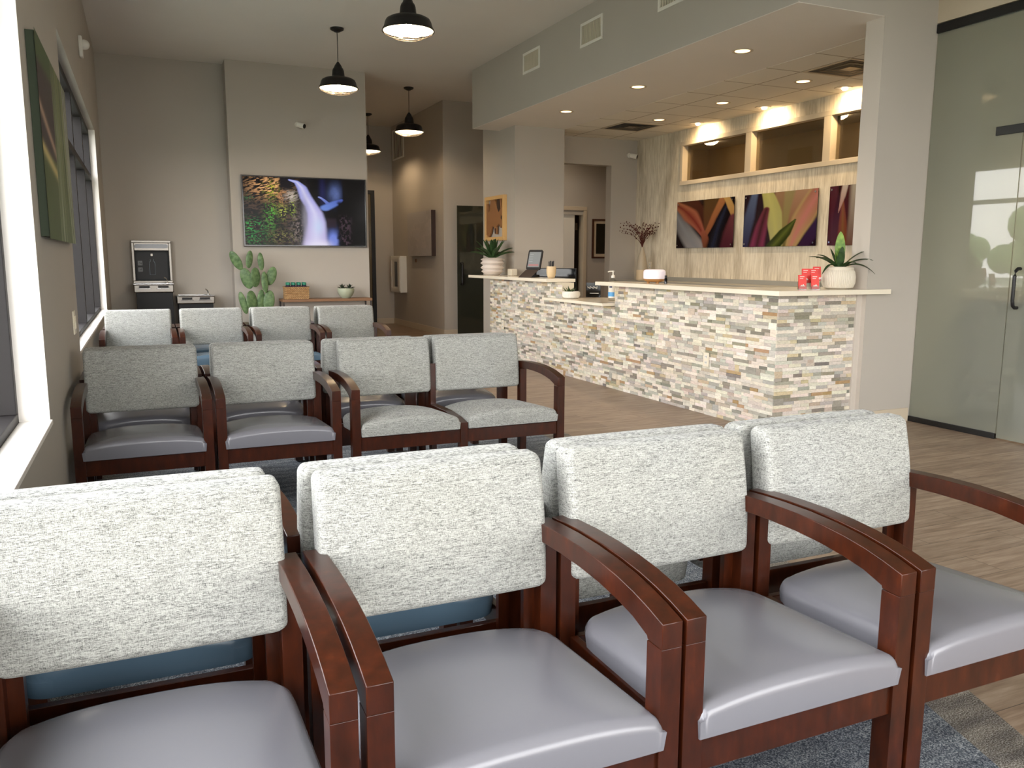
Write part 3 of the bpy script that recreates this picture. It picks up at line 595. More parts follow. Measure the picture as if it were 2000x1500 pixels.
pr=lambda mb,a,b,z0,z1,d,c: mb.box((a+g,4.722-d,z0+g),(b-g,4.726,z1-g),c)
stones(sm,pr,4.22,4.967,0,40)
ch(sm,'stone_facing',M_stone,desk,fix=False)
ch(MB().box((4.236,4.726,0),(4.36,10.225,.82)).box((4.236,4.726,.82),(4.36,7.014,1.02)).box((4.236,8.15,.82),(4.36,10.225,1.02)).box((4.36,4.84,0),(5.018,4.9,1.02)).box((4.3,4.726,0),(4.967,4.84,1.02)).box((4.967,4.70,0),(5.018,4.84,1.02)),'desk_wall',M_jamb,desk)
ch(MB().box((4.224,8.144,.85),(4.37,8.15,1.02)).box((4.224,7.014,.85),(4.37,7.02,1.02)),'end_cap',M_cream,desk)
ch(MB().box((4.36,4.9,.70),(4.95,10.2,.73)),'work_surface',M_greytop,desk)
def top(name,poly,z0,z1,label): o=MB().prism(poly,2,z0,z1).build(name,M_quartz,bevel=.003); setp(o,label,'countertop','cream countertops on the stone desk'); return o
top('countertop',[(4.10,4.585),(5.19,4.585),(5.19,4.655),(5.013,4.655),(5.013,4.835),(5.02,4.84),(5.6,4.84),(5.6,5.2),(4.62,5.2),(4.44,5.45),(4.44,7.2),(4.10,7.2)],1.022,1.058,'long cream quartz transaction top wrapping the right corner of the desk')
top('countertop',[(4.10,8.30),(4.445,8.25),(4.445,10.27),(4.59,10.27),(4.59,10.74),(4.10,10.72)],1.022,1.058,'cream quartz transaction top at left end under the tablet')
top('countertop',[(4.09,7.03),(4.75,7.03),(4.75,8.14),(4.20,8.14),(4.20,8.38),(4.09,8.38)],.822,.85,'lower cream quartz shelf in the gap of the desk')
def outlet(loc,rz,label,dark=False):
    e=empty('power_outlet',loc,rz,label,'outlet'); MB().box((-.036,-.006,-.058),(.036,0,.058)).build('cover_plate',M_cream,e,bevel=.002)
    s=MB()
    for z in (-.024,.024): s.box((-.016,-.0075,z-.014),(.016,-.006,z+.014))
    so=s.build('socket',M_white,e); 
    t=MB()
    for z in (-.024,.024): t.box((-.008,-.0078,z-.006),(-.005,-.0075,z+.006)).box((.005,-.0078,z-.006),(.008,-.0078+.0003,z+.006))
    t.build('slot',M_dark,so); return e
outlet((4.216,9.776,.437),-PI/2,'cream outlet in the stone at the far left end of the desk'); outlet((4.216,5.53,.46),-PI/2,'cream outlet in the stone near the right corner of the desk')
outlet((6.848,10.40,1.18),-PI/2,'outlet on the plank wall beside the tall vase'); outlet((6.848,6.30,1.17),-PI/2,'outlet on the plank wall near the jamb')
# back cabinets along plank wall
bc=empty('back_counter',(6.6,8.2,0),0,'low grey topped cabinet run along the plank wall','cabinet')
ch(MB().box((6.36,5.3,.94),(6.845,10.6,.975)).box((6.82,5.3,.975),(6.845,10.6,1.03)),'counter_top',M_greytop,bc); ch(MB().box((6.42,5.35,.0),(6.845,10.55,.94)),'cabinet_body',M_dark,bc)

# ================================================================ FLOWER PRINTS, CANVASES, TV
def print_panel(y1,y0,z0,z1,fn,label):
    # y1 is left edge as seen (farther), y0 right edge
    e=empty('flower_print',(6.82,(y0+y1)/2,z0),0,label,'wall art','acrylic flower prints')
    ch(MB().box((6.815,y0,z0),(6.82,y1,z1)),'backing',M_dark,e)
    o=picture('print_face',fn,M_acrylic_print,150,90,(6.8145,y1,z1),(0,y0-y1,0),(0,0,z0-z1),e,.6); o.matrix_parent_inverse=Matrix.Translation(e.location).inverted()
    b=MB()
    for yy in (y0+.035,y1-.035):
        for zz in (z0+.035,z1-.035): b.prism([(yy+.011*math.cos(t*PI/6),zz+.011*math.sin(t*PI/6)) for t in range(12)],0,6.805,6.849)
    ch(b,'standoff',M_chrome,e)
print_panel(9.715,8.495,1.43,2.055,art_a,'acrylic print of dark red and orange leaves, left of the three')
print_panel(8.305,7.085,1.43,2.055,art_b,'acrylic print of yellow and pink leaves, middle of the three')
print_panel(6.915,5.695,1.43,2.055,lambda X,Y: art_c(X*2.7,Y),'acrylic print of maroon leaves, right of three and cut by the jamb')
tv=empty('wall_television',(2.06,11.5,1.89),0,'large wall television showing a waterfall between mossy rocks','television')
MB().box((-.825,-.025,-.462),(.825,.02,.462)).build('housing',M_silver,tv,bevel=.004)
MB().box((-.3,.02,-.25),(.3,.029,.25)).build('wall_mount',M_dark,tv)
MB().box((-.815,-.0262,-.45),(.815,-.0252,.454)).build('bezel',M_gloss,tv)
picture('screen',tv_picture,M_screen,460,256,(-.803,-.0275,.443),(1.606,0,0),(0,0,-.882),tv)
# tall green leaf canvas on the left pier
ga=empty('leaf_canvas',(-.33,4.4,1.35),0,'tall gallery canvas of green and purple leaves on left pier','wall art')
GX=-.322; gy0,gy1,gz0,gz1=3.72,5.10,1.352,2.14
ch(MB().box((-.354,gy0+.01,gz0+.01),(GX-.002,gy1-.01,gz1-.01)),'canvas_edge',mat('dark_canvas_edge',S(46,58,36),.6),ga)
for nm,fn,o_,u_,v_ in (('canvas_face',art_green,(GX,gy0,gz1),(0,gy1-gy0,0),(0,0,gz0-gz1)),):
    o=picture(nm,fn,M_canvas,160,120,o_,u_,v_,ga); o.matrix_parent_inverse=Matrix.Translation(ga.location).inverted()
sc=empty('slate_canvas',(4.45,14.05,1.32),0,'grey marbled canvas with dark edges on corridor wall','wall art')
ch(MB().box((4.452,13.36,1.322),(4.529,14.72,2.082)),'canvas_edge',mat('brown_canvas_edge',S(54,36,30),.6),sc)
o=picture('canvas_face',art_slate,M_canvas,90,60,(4.4515,14.72,2.082),(0,-1.36,0),(0,0,-.76),sc); o.matrix_parent_inverse=Matrix.Translation(sc.location).inverted()
# cabinet, sensor on hall wall
ae=empty('wall_cabinet',(4.46,15.35,.64),0,'white emergency cabinet with narrow window low on corridor wall','cabinet')
ch(MB().box((4.40,15.06,.64),(4.529,15.70,1.325)),'cabinet_body',M_white,ae,bevel=.006); ch(MB().frame(0,4.392,4.40,(15.09,.67),(15.67,1.295),.05),'door_frame',M_white,ae); ch(MB().box((4.394,15.25,.75),(4.399,15.42,1.22)),'window_slit',M_gloss,ae); ch(MB().box((4.385,15.62,.93),(4.398,15.66,1.03)),'latch',M_cream,ae)
tsn=MB().box((4.515,14.43,1.21),(4.529,14.50,1.27)).build('wall_button',M_oak,bevel=.003); setp(tsn,'small brown wall button under the slate canvas','switch')
# root art in pine frame on the column
ra=empty('root_wood_art',(4.56,10.88,1.53),0,'pine framed teak root relief hung on side of the column','wall art')
ch(MB().frame(0,4.545,4.598,(10.53,1.53),(11.22,2.145),.05),'frame',mat('pine_frame',S(206,166,108),.5),ra,bevel=.003)
pts=[(10.58,1.74),(10.58,1.98),(10.62,1.97),(10.66,2.1),(10.78,2.1),(10.80,2.0),(10.86,2.1),(11.02,2.1),(11.06,1.95),(11.10,1.93),(11.12,2.05),(11.17,2.05),(11.17,1.62),(11.08,1.58),(11.02,1.64),(10.98,1.73),(10.90,1.72),(10.86,1.62),(10.80,1.62),(10.80,1.72),(10.72,1.76),(10.66,1.70)]
ch(MB().prism(pts,0,4.555,4.585),'root_slab',mat('teak_root',S(140,96,58),.6),ra,bevel=.004)
ch(MB().prism([(10.66,1.96),(10.68,2.09),(10.77,2.09),(10.77,1.98),(10.72,1.92)],0,4.551,4.556).prism([(10.58,1.84),(10.63,1.87),(10.64,1.83),(10.58,1.80)],0,4.551,4.556).prism([(10.82,1.70),(10.81,1.63),(10.85,1.63),(10.85,1.70)],0,4.551,4.556),'root_hollow',mat('dark_root',S(52,32,22),.7),ra)
# office pictures
pic=empty('framed_picture',(7.6,12.93,1.3),0,'framed dark photograph with wide mount on the corridor wall behind reception','wall art')
ch(MB().frame(1,12.92,12.949,(7.29,1.29),(7.95,1.975),.028),'frame',M_frameb,pic); ch(MB().box((7.31,12.935,1.31),(7.93,12.945,1.955)),'mount',M_mat,pic); ch(MB().box((7.37,12.93,1.37),(7.87,12.936,1.895)),'photo',M_photo,pic)

# ================================================================ SMALL WALL DEVICES
def bullet(loc,rz,label):
    e=empty('security_camera',loc,rz,label,'security camera')   # -y outward
    MB().prism([(.035*math.cos(t*PI/8),.035*math.sin(t*PI/8)) for t in range(16)],1,-.02,0).build('mount',M_white,e)
    MB().tube([(0,-.015,0),(.015,-.05,-.01),(.03,-.07,-.015)],.012,8).build('arm',M_white,e,smooth=True)
    MB().tube([(.0,-.05,-.005),(.07,-.12,-.03)],.034,16).build('camera_body',M_white,e,smooth=True)
    MB().tube([(.0705,-.1205,-.03),(.0735,-.1235,-.031)],.03,16).build('lens',M_gloss,e,smooth=True)
bullet((1.99,11.529,3.03),0,'white bullet security camera with black lens above the television'); bullet((6.70,10.829,2.80),0,'white bullet security camera in corner by the plank wall')
ps=empty('motion_sensor',(-.395,8.44,3.10),PI/2,'white motion sensor dome high on left wall','sensor')
MB().prism([(-.05,-.09),(.05,-.09),(.06,0),(.05,.085),(-.05,.085),(-.06,0)],1,-.03,0).build('sensor_base',M_white,ps,bevel=.008); MB().ball((0,-.045,.02),.042,20,12).build('sensor_dome',M_white,ps,smooth=True)
sw=empty('light_switch',(-.355,5.0,.935),PI/2,'beige light switch on left pier below the leaf canvas','switch')
MB().box((-.06,-.006,-.062),(.06,0,.062)).build('cover_plate',M_cream,sw,bevel=.002); MB().box((-.035,-.011,-.035),(-.005,-.006,.035)).box((.005,-.011,-.035),(.035,-.006,.035)).build('rocker',M_cream,sw,bevel=.002)

# ================================================================ CHAIRS
DS=[0,.0012,.004,.008,.013,.019,.026]
def axis(Ln,n): return DS+list(np.linspace(.026,Ln-.026,n)[1:-1])+[Ln-d for d in DS[::-1]]
def rnd(dx,dy,r):
    a=max(0,r-dx); b=max(0,r-dy); q=min(r,math.hypot(a,b)); return r-math.sqrt(max(0,r*r-q*q))
def grid_solid(P,Q,nx,ny):   # front/top grid P and back/bottom grid Q, both [ny][nx]
    V=[p for row in P for p in row]+[p for row in Q for p in row]; nb=nx*ny; F=[]
    for j in range(ny-1):
        for i in range(nx-1):
            a=j*nx+i; F.append((a,a+1,a+nx+1,a+nx)); F.append((nb+a,nb+a+nx,nb+a+nx+1,nb+a+1))
    for i in range(nx-1): F.append((i,nb+i,nb+i+1,i+1)); a=(ny-1)*nx+i; F.append((a,a+1,nb+a+1,nb+a))
    for j in range(ny-1): a=j*nx; F.append((a,a+nx,nb+a+nx,nb+a)); a=j*nx+nx-1; F.append((a,nb+a,nb+a+nx,a+nx))
    return MB().add(V,F)
def seat_mesh(w,y0,y1,cr=.034,r=.024,th=.062):
    zt0,zt1=.440,.410; Ln=y1-y0; xs=axis(w,14); ys=axis(Ln,14); P=[];Q=[]
    for dy in ys:
        t=dy/Ln; R=.08; d=Ln-dy; sh=(R-math.sqrt(max(0,R*R-(R-d)**2)))*.9 if d<R else 0
        f=(w/2-sh)/(w/2); rp=[];rq=[]
        for dx in xs:
            s=2*dx/w-1; Y=2*t-1; z=zt0+(zt1-zt0)*t+cr*(1-abs(s)**2.6)*(1-.35*abs(Y)**4)
            k=rnd(min(dx,w-dx),min(dy,Ln-dy),r); z-=k
            x=(dx-w/2)*f; y=y0+dy; rp.append((x,y-.004*(1-s*s)*(1-t)**4,z))
            rq.append((x*.988,y+(.004 if t<.5 else -.004),zt0-th+(zt1-zt0)*t))
        P.append(rp);Q.append(rq)
    return grid_solid(P,Q,len(xs),len(ys))
def back_mesh(w,z0=.505,z1=.82,r=.017,rc=.022,th=.074):
    H=z1-z0; xs=axis(w,10); zs=axis(H,10); P=[];Q=[]
    for dz in zs:
        d=min(dz,H-dz); sh=rc-math.sqrt(max(0,rc*rc-(rc-d)**2)) if d<rc else 0; f=(w/2-sh*.8)/(w/2); t=dz/H; rp=[];rq=[]
        for dx in xs:
            s=2*dx/w-1; k=rnd(min(dx,w-dx),min(dz,H-dz),r)
            yf=.485+.040*t-.012*math.sin(PI*t)+.005*s*s
            rp.append(((dx-w/2)*f,yf+k,z0+dz)); rq.append(((dx-w/2)*f,.487+.040*t+th-k,z0+dz))
        P.append(rp);Q.append(rq)
    return grid_solid(P,Q,len(xs),len(zs))
ARM=[(0,.622),(.05,.636),(.1,.647),(.16,.656),(.23,.662),(.31,.665),(.40,.664),(.48,.660),(.55,.655),(.55,.612),(.48,.617),(.4,.620),(.31,.620),(.23,.616),(.16,.608),(.1,.597),(.05,.580),(.048,.574),(0,.572)]
def legs_and_arms(e,xs):
    for x in xs:
        s=MB().prism(ARM,0,x-.022,x+.022).build('armrest',M_cherry,e,bevel=.0016,seg=2,smooth=35)
        MB().box((x-.022,.001,.008),(x+.022,.049,.5718)).build('leg',M_cherry,e,bevel=.0007)
        MB().prism([(.498,.001),(.545,.001),(.548,.611),(.502,.612)],0,x-.021,x+.021).build('leg',M_cherry,e,bevel=.0015)
def piping(w):
    # seam down the front corners of a seat
    m=MB()
    for s in (-1,1): m.tube([(s*(w/2-.012),-.0035,.378),(s*(w/2-.008),-.0045,.43)],.0011,5)
    return m
def make_chair(vin):
    e=empty('waiting_chair',(0,0,0)); e['category']='chair'
    W=.518
    seat_mesh(W,-.008,.497).build('seat',vin,e,smooth=70)
    back_mesh(.527).build('backrest',M_fab,e,smooth=70)
    legs_and_arms(e,(-.270,.270))
    MB().box((-.252,.008,.305),(.252,.03,.374)).box((-.252,.515,.225),(.252,.535,.352)).box((-.265,.05,.30),(-.245,.498,.365)).box((.245,.05,.30),(.265,.498,.365)).build('seat_frame',M_cherry,e,bevel=.0015)
    for s in (-1,1): MB().box((s*.235-.014,.536,.30),(s*.235+.014,.553,.62)).build('backrest_support',M_cherry,e)
    return e
def make_bench():
    e=empty('two_seat_chair',(0,0,0)); e['category']='chair'
    for s in (-1,1):
        a=seat_mesh(.528,-.010,.497,.040); a.v=[(x+s*.2875,y,z+.002) for x,y,z in a.v]; a.build('seat',M_fab,e,smooth=70)
        a=back_mesh(.527); a.v=[(x+s*.281,y,z) for x,y,z in a.v]; a.build('backrest',M_fab,e,smooth=70)
    legs_and_arms(e,(-.575,.575))
    MB().prism([(.0,.001),(.05,.001),(.05,.40),(.25,.405),(.5,.402),(.5,.43),(.25,.436),(.1,.428),(.0,.412)],0,-.0205,.0205).build('leg',M_cherry,e,bevel=.0015)
    MB().prism([(.498,.001),(.545,.001),(.56,.66),(.515,.668)],0,-.0165,.0165).build('leg',M_cherry,e,bevel=.0015)
    MB().box((-.552,.008,.305),(-.021,.03,.374)).box((.021,.008,.305),(.552,.03,.374)).box((-.552,.515,.225),(.552,.535,.352)).build('seat_frame',M_cherry,e,bevel=.0015)
    return e
bpy.context.view_layer.update()
pg=make_chair(M_vg); pb=make_chair(M_vb); pt=make_bench(); used=set()
def put(proto,x,y,rz,label,group):
    o=proto if proto.name not in used else copy_tree(proto)
    used.add(proto.name); o.location=(x,y,.0095); o.rotation_euler=(0,0,rz); o['label']=label; o['group']=group; return o
G1='waiting chairs in the nearest row'; G2='chairs backing onto the nearest row'; G3='waiting chairs in the middle row'; G4='chairs backing onto the middle row'; G5='waiting chairs in the far row'; G6='chairs backing onto the far row'
for x,s in ((-.03,'leftmost of nearest row, cut by left edge'),(.567,'second from left in nearest row'),(1.16,'third from left in nearest row'),(1.757,'rightmost of nearest row, by the open floor')): put(pg,x,1.165,0,'grey vinyl seat armchair with heathered back, '+s,G1)
for x,s in ((-.045,'directly behind the leftmost near chair'),(.552,'behind the second near chair')): put(pb,x,2.372,PI,'blue vinyl seat armchair facing away, '+s,G2)
put(pt,1.452,2.372,PI,'all fabric double chair facing away behind the two right near chairs',G2)
for x,s in ((-.033,'against the left wall, in middle row'),(.567,'second from left in middle row')): put(pg,x,4.013,0,'grey vinyl seat armchair, '+s,G3)
put(pt,1.508,4.013,0,'all fabric double chair at the right end of middle row',G3)
for x,s in ((-.035,'behind the middle row chair at the wall'),(.564,'behind the second middle row chair'),(1.16,'behind the left half of the fabric double chair'),(1.757,'behind the right half of the fabric double chair')): put(pg,x,5.222,PI,'grey vinyl armchair facing away, '+s,G4)
for x,s in ((-.06,'leftmost of far row by the window sill'),(.54,'second from left in far row'),(1.15,'third from left in far row'),(1.75,'rightmost of far row')): put(pb,x,7.31,0,'blue vinyl seat armchair, '+s,G5)
for x,s in ((-.055,'behind the leftmost far row chair'),(.54,'behind the second far row chair'),(1.14,'behind the third far row chair'),(1.735,'behind the rightmost far row chair')): put(pb,x,8.52,PI,'blue vinyl armchair facing away, '+s,G6)

# ================================================================ WATER FOUNTAINS
def basin(e,w,ztop,dep,h):
    # local: x width, -y outward
    MB().box((-w/2,-dep,ztop-h),(w/2,0,ztop-.012)).build('basin_front',M_steel,e,bevel=.012,seg=3)
    b=MB().frame(2,ztop-.012,ztop,(-w/2-.004,-dep-.006),(w/2+.004,0),.03); b.build('basin_rim',M_chrome,e,bevel=.003)
    MB().box((-w/2+.03,-dep+.03,ztop-.05),(w/2-.03,-.03,ztop-.011)).build('bowl',M_steel,e)
    s=MB()
    for x in (-w*.235,w*.235): s.box((x-.062,-dep-.004,ztop-.055),(x+.062,-dep-.0005,ztop-.028))
    s.build('push_recess',M_dark,e)
    s=MB()
    for x in (-w*.235,w*.235): s.box((x-.078,-dep-.018,ztop-.067),(x+.078,-dep-.001,ztop-.056))
    s.build('push_bar',M_chrome,e,bevel=.003)
    x=w*.34; MB().lathe([(.016,0),(.016,.02),(.012,.03)],c=(x,-dep+.06,ztop-.012),n=16).tube([(x,-dep+.06,ztop+.015),(x-.003,-dep+.06,ztop+.045),(x-.02,-dep+.055,ztop+.07),(x-.035,-dep+.05,ztop+.078)],.007,8).build('bubbler',M_chrome,e,smooth=True)
wf1=empty('bottle_filler',(.118,11.828,0),0,'tall stainless bottle filling station with black alcove on back wall','water fountain')
basin(wf1,.47,.955,.36,.115)
MB().box((-.21,-.33,.10),(.22,0,.84)).build('cabinet',M_dark,wf1,bevel=.004)
p=MB().frame(1,-.10,0,(-.235,.955),(.235,1.50),.03); p.box((-.205,-.10,1.37),(.205,0,1.47)); p.build('stainless_surround',M_steel,wf1,bevel=.004)
MB().box((-.205,-.02,.955),(.205,-.002,1.37)).build('alcove',M_dark,wf1)
def rrect(x0,z0,x1,z1,r,n=6):
    P=[]
    for cx,cz,a in ((x1-r,z1-r,0),(x0+r,z1-r,90),(x0+r,z0+r,180),(x1-r,z0+r,270)):
        for k in range(n+1): t=math.radians(a+90*k/n); P.append((cx+r*math.cos(t),cz+r*math.sin(t)))
    return P
MB().prism(rrect(-.2,1.40,.2,1.452,.025),1,-.103,-.1).build('display_window',M_gloss,wf1)
MB().prism(rrect(-.185,1.0,.185,1.35,.04),1,-.024,-.02).build('back_panel',mat('charcoal_panel',S(34,34,36),.5),wf1)
ol=[(-.022,1.26),(-.018,1.24),(-.03,1.22),(-.034,1.2),(-.032,1.06),(.032,1.06),(.034,1.2),(.03,1.22),(.018,1.24),(.022,1.26)]
MB().tube([(x,-.026,z) for x,z in ol],.0022,5).build('bottle_outline',mat('pale_blue_print',S(150,164,176),.5),wf1)
MB().prism(rrect(-.17,1.18,-.115,1.24,.006),1,-.026,-.0245).prism(rrect(-.17,1.10,-.115,1.155,.006),1,-.026,-.0245).build('pictogram_plate',mat('grey_plate',S(110,112,114),.4),wf1)
MB().tube([(-.15,-.028,1.22),(-.14,-.028,1.205),(-.13,-.028,1.215),(-.125,-.028,1.195)],.003,5).tube([(-.15,-.028,1.13),(-.135,-.028,1.12),(-.13,-.028,1.14)],.003,5).build('pictogram',M_dark,wf1)
MB().box((-.012,-.06,1.30),(.012,-.02,1.33)).build('filler_nozzle',M_steel,wf1)
wf2=empty('drinking_fountain',(.612,11.828,0),0,'lower stainless drinking fountain right of the bottle filler','water fountain')
basin(wf2,.46,.80,.36,.11); MB().box((-.21,-.33,.10),(.21,0,.69)).build('cabinet',M_dark,wf2,bevel=.004)

# ================================================================ CONSOLE TABLE, BASKET, BOWL, CACTUS
ct=empty('console_table',(2.26,11.33,0),0,'narrow oak console table with thin iron legs below the television','table')
MB().box((-.60,-.17,.705),(.60,.17,.74)).build('tabletop',M_oak,ct,bevel=.003)
for sx_ in (-1,1):
    for sy in (-1,1): MB().box((sx_*.585-.01,sy*.155-.01,0),(sx_*.585+.01,sy*.155+.01,.705)).build('leg',M_iron,ct)
bk=empty('wicker_basket',(1.86,11.30,.74),0,'woven wicker basket full of bottles on the console table','basket')
def wicker():
    m=mat('woven_wicker',rough=.7); v=coords(m,(28,28,40)); n=N(m,'ShaderNodeTexBrick'); n.inputs['Scale'].default_value=1; n.inputs['Brick Width'].default_value=.75; n.inputs['Row Height'].default_value=.5; n.inputs['Mortar Size'].default_value=.07
    n.inputs['Color1'].default_value=(*S(204,164,112),1); n.inputs['Color2'].default_value=(*S(170,128,80),1); n.inputs['Mortar'].default_value=(*S(70,44,24),1)
    t=N(m,'ShaderNodeSeparateXYZ'); L(m,v,t.inputs[0]); cbn=N(m,'ShaderNodeCombineXYZ'); L(m,t.outputs[0],cbn.inputs[0]); L(m,t.outputs[2],cbn.inputs[1]); L(m,cbn.outputs[0],n.inputs['Vector']); L(m,n.outputs['Color'],B(m).inputs['Base Color']); bump(m,n.outputs['Fac'],1,.01); return m
MW=wicker()
bw=MB(); 
for a,b in (((-.155,-.1),(.155,-.088)),((-.155,.088),(.155,.1)),((-.155,-.088),(-.143,.088)),((.143,-.088),(.155,.088))): bw.box((a[0],a[1],0),(b[0],b[1],.155))
bw.box((-.15,-.095,0),(.15,.095,.01)).build('basket_wall',MW,bk,bevel=.003)
MB().frame(2,.15,.165,(-.162,-.107),(.162,.107),.018).build('basket_rim',MW,bk,bevel=.005)
def bottle(loc,label):
    e=empty('water_bottle',loc,0,label,'bottle','water bottles in the wicker basket')
    MB().lathe([(.028,0),(.03,.005),(.03,.14),(.026,.16),(.013,.18),(.013,.19)],n=16).build('bottle_body',M_maroon,e,smooth=True); MB().lathe([(.022,.172),(.023,.176),(.023,.203),(.02,.208)],n=16).build('cap',M_green,e,smooth=True)
for i in range(4):
    for j in range(2): bottle((1.86-.105+.07*i,11.30-.045+.09*j,.7525),'dark bottle with green cap in the %s row of the basket, %s'%(('front','back')[j],('far left','centre left','centre right','far right')[i]))
def blade(mb,base,dirv,L_,w,lift,droop,n=8,curl=.25):
    d=Vector(dirv).normalized(); side=d.cross(Vector((0,0,1))).normalized(); p0=Vector(base); V=[];F=[]
    for i in range(n+1):
        t=i/n; c=p0+d*(L_*t*math.cos(lift)+0)+Vector((0,0,L_*(math.sin(lift)*t-droop*t*t)))
        hw=w*(math.sin(PI*min(1,.12+.88*t))**.7 if t<1 else 0); hw=max(hw*.5,.0008)
        V+=[c-side*hw+Vector((0,0,hw*curl*1.5)),c,c+side*hw+Vector((0,0,hw*curl*1.5)),c-Vector((0,0,.002+.002*(1-t)))]
    for i in range(n):
        a=i*4;b=a+4
        F+=[(a,a+1,b+1,b),(a+1,a+2,b+2,b+1),(a+2,a+3,b+3,b+2),(a+3,a,b,b+3)]
    mb.add(V,F)
gb=empty('potted_succulent',(2.53,11.31,.74),0,'round textured pale green bowl with spiky dark succulents on console','plant')
MB().lathe([(.05,0),(.085,.03),(.108,.08),(.112,.11),(.105,.135),(.098,.135),(.095,.11)],n=40,ridge=.03,rn=24,caps=True).build('pot',mat('sage_ceramic',S(166,172,148),.5),gb,smooth=True)
m=MB()
for cx in (-.05,.05):
    for k in range(14):
        a=2*PI*k/14+cx*9; blade(m,(cx,0,.115),(math.cos(a),math.sin(a),0),.10,.024,.6+.5*(k%3),.2)
m.build('foliage',M_succ,gb,smooth=True)
ca=empty('cactus_plant',(1.34,11.28,0),0,'tall artificial prickly pear cactus standing between fountain and console','plant')
MB().lathe([(.12,0),(.15,.02),(.17,.30),(.165,.32),(.15,.32),(.15,.29)],n=32).build('pot',M_cer2,ca,smooth=True)
pads=[(-.228,1.245,.062,.135,28),(-.065,1.262,.046,.115,-8),(.075,1.235,.040,.115,4),(-.105,1.015,.075,.14,18),(.0,1.03,.072,.128,-2),(.115,.965,.045,.14,3),(.205,1.045,.065,.125,-18),(-.165,.70,.045,.15,14),(-.06,.72,.075,.14,4),(.06,.73,.05,.14,-6),(.16,.72,.072,.14,-8),(-.02,.48,.08,.16,0),(.1,.5,.08,.16,10)]
for i,(x,z,a,b,an) in enumerate(pads):
    rot=Matrix.Rotation(math.radians(-an if False else -an),3,'Y')@Matrix.Rotation(math.radians(((i*37)%50)-25),3,'Z')
    pm=MB().ball((x,-.02*((i%3)-1),z),1,20,14,(a,.016,b),rot)
    for k in range(26):
        t=rng.uniform(0,2*PI); q=math.sqrt(rng.uniform(0,.8)); px,pz=a*q*math.cos(t),b*q*math.sin(t)
        yy=-.016*math.sqrt(max(0,1-(px/a)**2-(pz/b)**2)); v=rot@Vector((px,yy,pz)); pm.ball((x+v.x,-.02*((i%3)-1)+v.y,z+v.z),.0035,5,4)
    pm.build('cactus_pad',M_cact,ca,smooth=True)

# ================================================================ THINGS ON THE DESK
ZT=1.058
pp=empty('potted_agave',(4.32,10.38,ZT),0,'agave in a zigzag blush ceramic pot at left end of counter','plant')
prof=[(.09,0),(.125,.03),(.155,.055),(.13,.075),(.165,.105),(.13,.14),(.168,.17),(.135,.20),(.165,.222),(.12,.245),(.105,.245),(.1,.2)]
MB().lathe([(r*.98,z*.95) for r,z in prof],n=48).build('pot',M_ceramic,pp,smooth=60)
m=MB()
for k in range(20):
    a=2*PI*k*.381966; lf=[1.35,1.15,.95,.7,.5][min(4,k//4)]; blade(m,(.02*math.cos(a),.02*math.sin(a),.22),(math.cos(a),math.sin(a),0),[.31,.32,.34,.34,.34][min(4,k//4)],.062,lf,.12 if lf>.8 else .22,10,.5)
m.build('foliage',M_leaf,pp,smooth=True)
# tablet on a stand with flap, cup of pens
tb=empty('tablet_stand',(4.30,9.06,ZT),math.radians(-52),'black check in tablet on angled stand at the left counter','tablet')
Rt=Matrix.Rotation(math.radians(-20),4,'X')
def rt(mb): mb.v=[tuple(Rt@Vector(p)+Vector((0,0,.09))) for p in mb.v]; return mb
rt(MB().prism(rrect(-.095,0,.095,.25,.02),1,-.008,.012)).build('tablet_case',M_dark,tb)
o=rt(MB().box((-.078,-.0095,.03),(.078,-.0085,.222))).build('tablet_screen',emis('tablet_glow',S(96,110,112),.3),tb)
rt(MB().box((-.066,-.0105,.045),(.066,-.0097,.068))).build('screen_button',emis('red_button',S(150,14,20),.6),o)
m=MB()
for k in range(4): m.box((-.066,-.0105,.19-.03*k),(-.02,-.0097,.194-.03*k))
rt(m).build('screen_text',emis('grey_text',S(170,178,178),.5),o)
MB().box((-.03,.0,0),(.03,.12,.03)).box((-.02,.03,.0),(.02,.06,.13)).build('stand_base',M_dark,tb,bevel=.004)
MB().add([(-.09,-.21,.001),(.075,-.21,.001),(.085,-.015,.088),(-.085,-.015,.088),(-.09,-.21,.004),(.075,-.21,.004),(.085,-.015,.092),(-.085,-.015,.092)],[(0,1,2,3),(4,5,6,7),(0,1,5,4),(1,2,6,5),(2,3,7,6),(3,0,4,7)]).build('stand_flap',mat('brown_leather',S(58,46,40),.6),tb)
cu=MB().lathe([(.03,0),(.042,.01),(.054,.05),(.057,.1),(.053,.135),(.048,.135),(.05,.1),(.045,.02)],c=(4.33,8.63,ZT),n=32).build('pen_cup',mat('two_tone_stoneware',S(214,190,152),.4),smooth=True); setp(cu,'small two tone stoneware cup holding black pens','cup')
for k,(dx,dy) in enumerate(((-.02,0),(.0,.02),(.02,0),(0,-.022),(.012,.012),(-.012,-.01))):
    p=MB().tube([(4.33+dx,8.63+dy,ZT+.012),(4.33+dx*1.5,8.63+dy*1.5,ZT+.19+.004*(k%3))],.0055,8).build('black_pen',M_dark); setp(p,'black pen standing in the stoneware cup','pen','pens in the stoneware cup')
bx=MB().box((4.5,10.0,ZT),(4.585,10.14,ZT+.085)).build('ivory_box',M_cream,bevel=.006); 
bx.location=(0,.15,0); setp(bx,'small ivory box behind the zigzag pot','box')
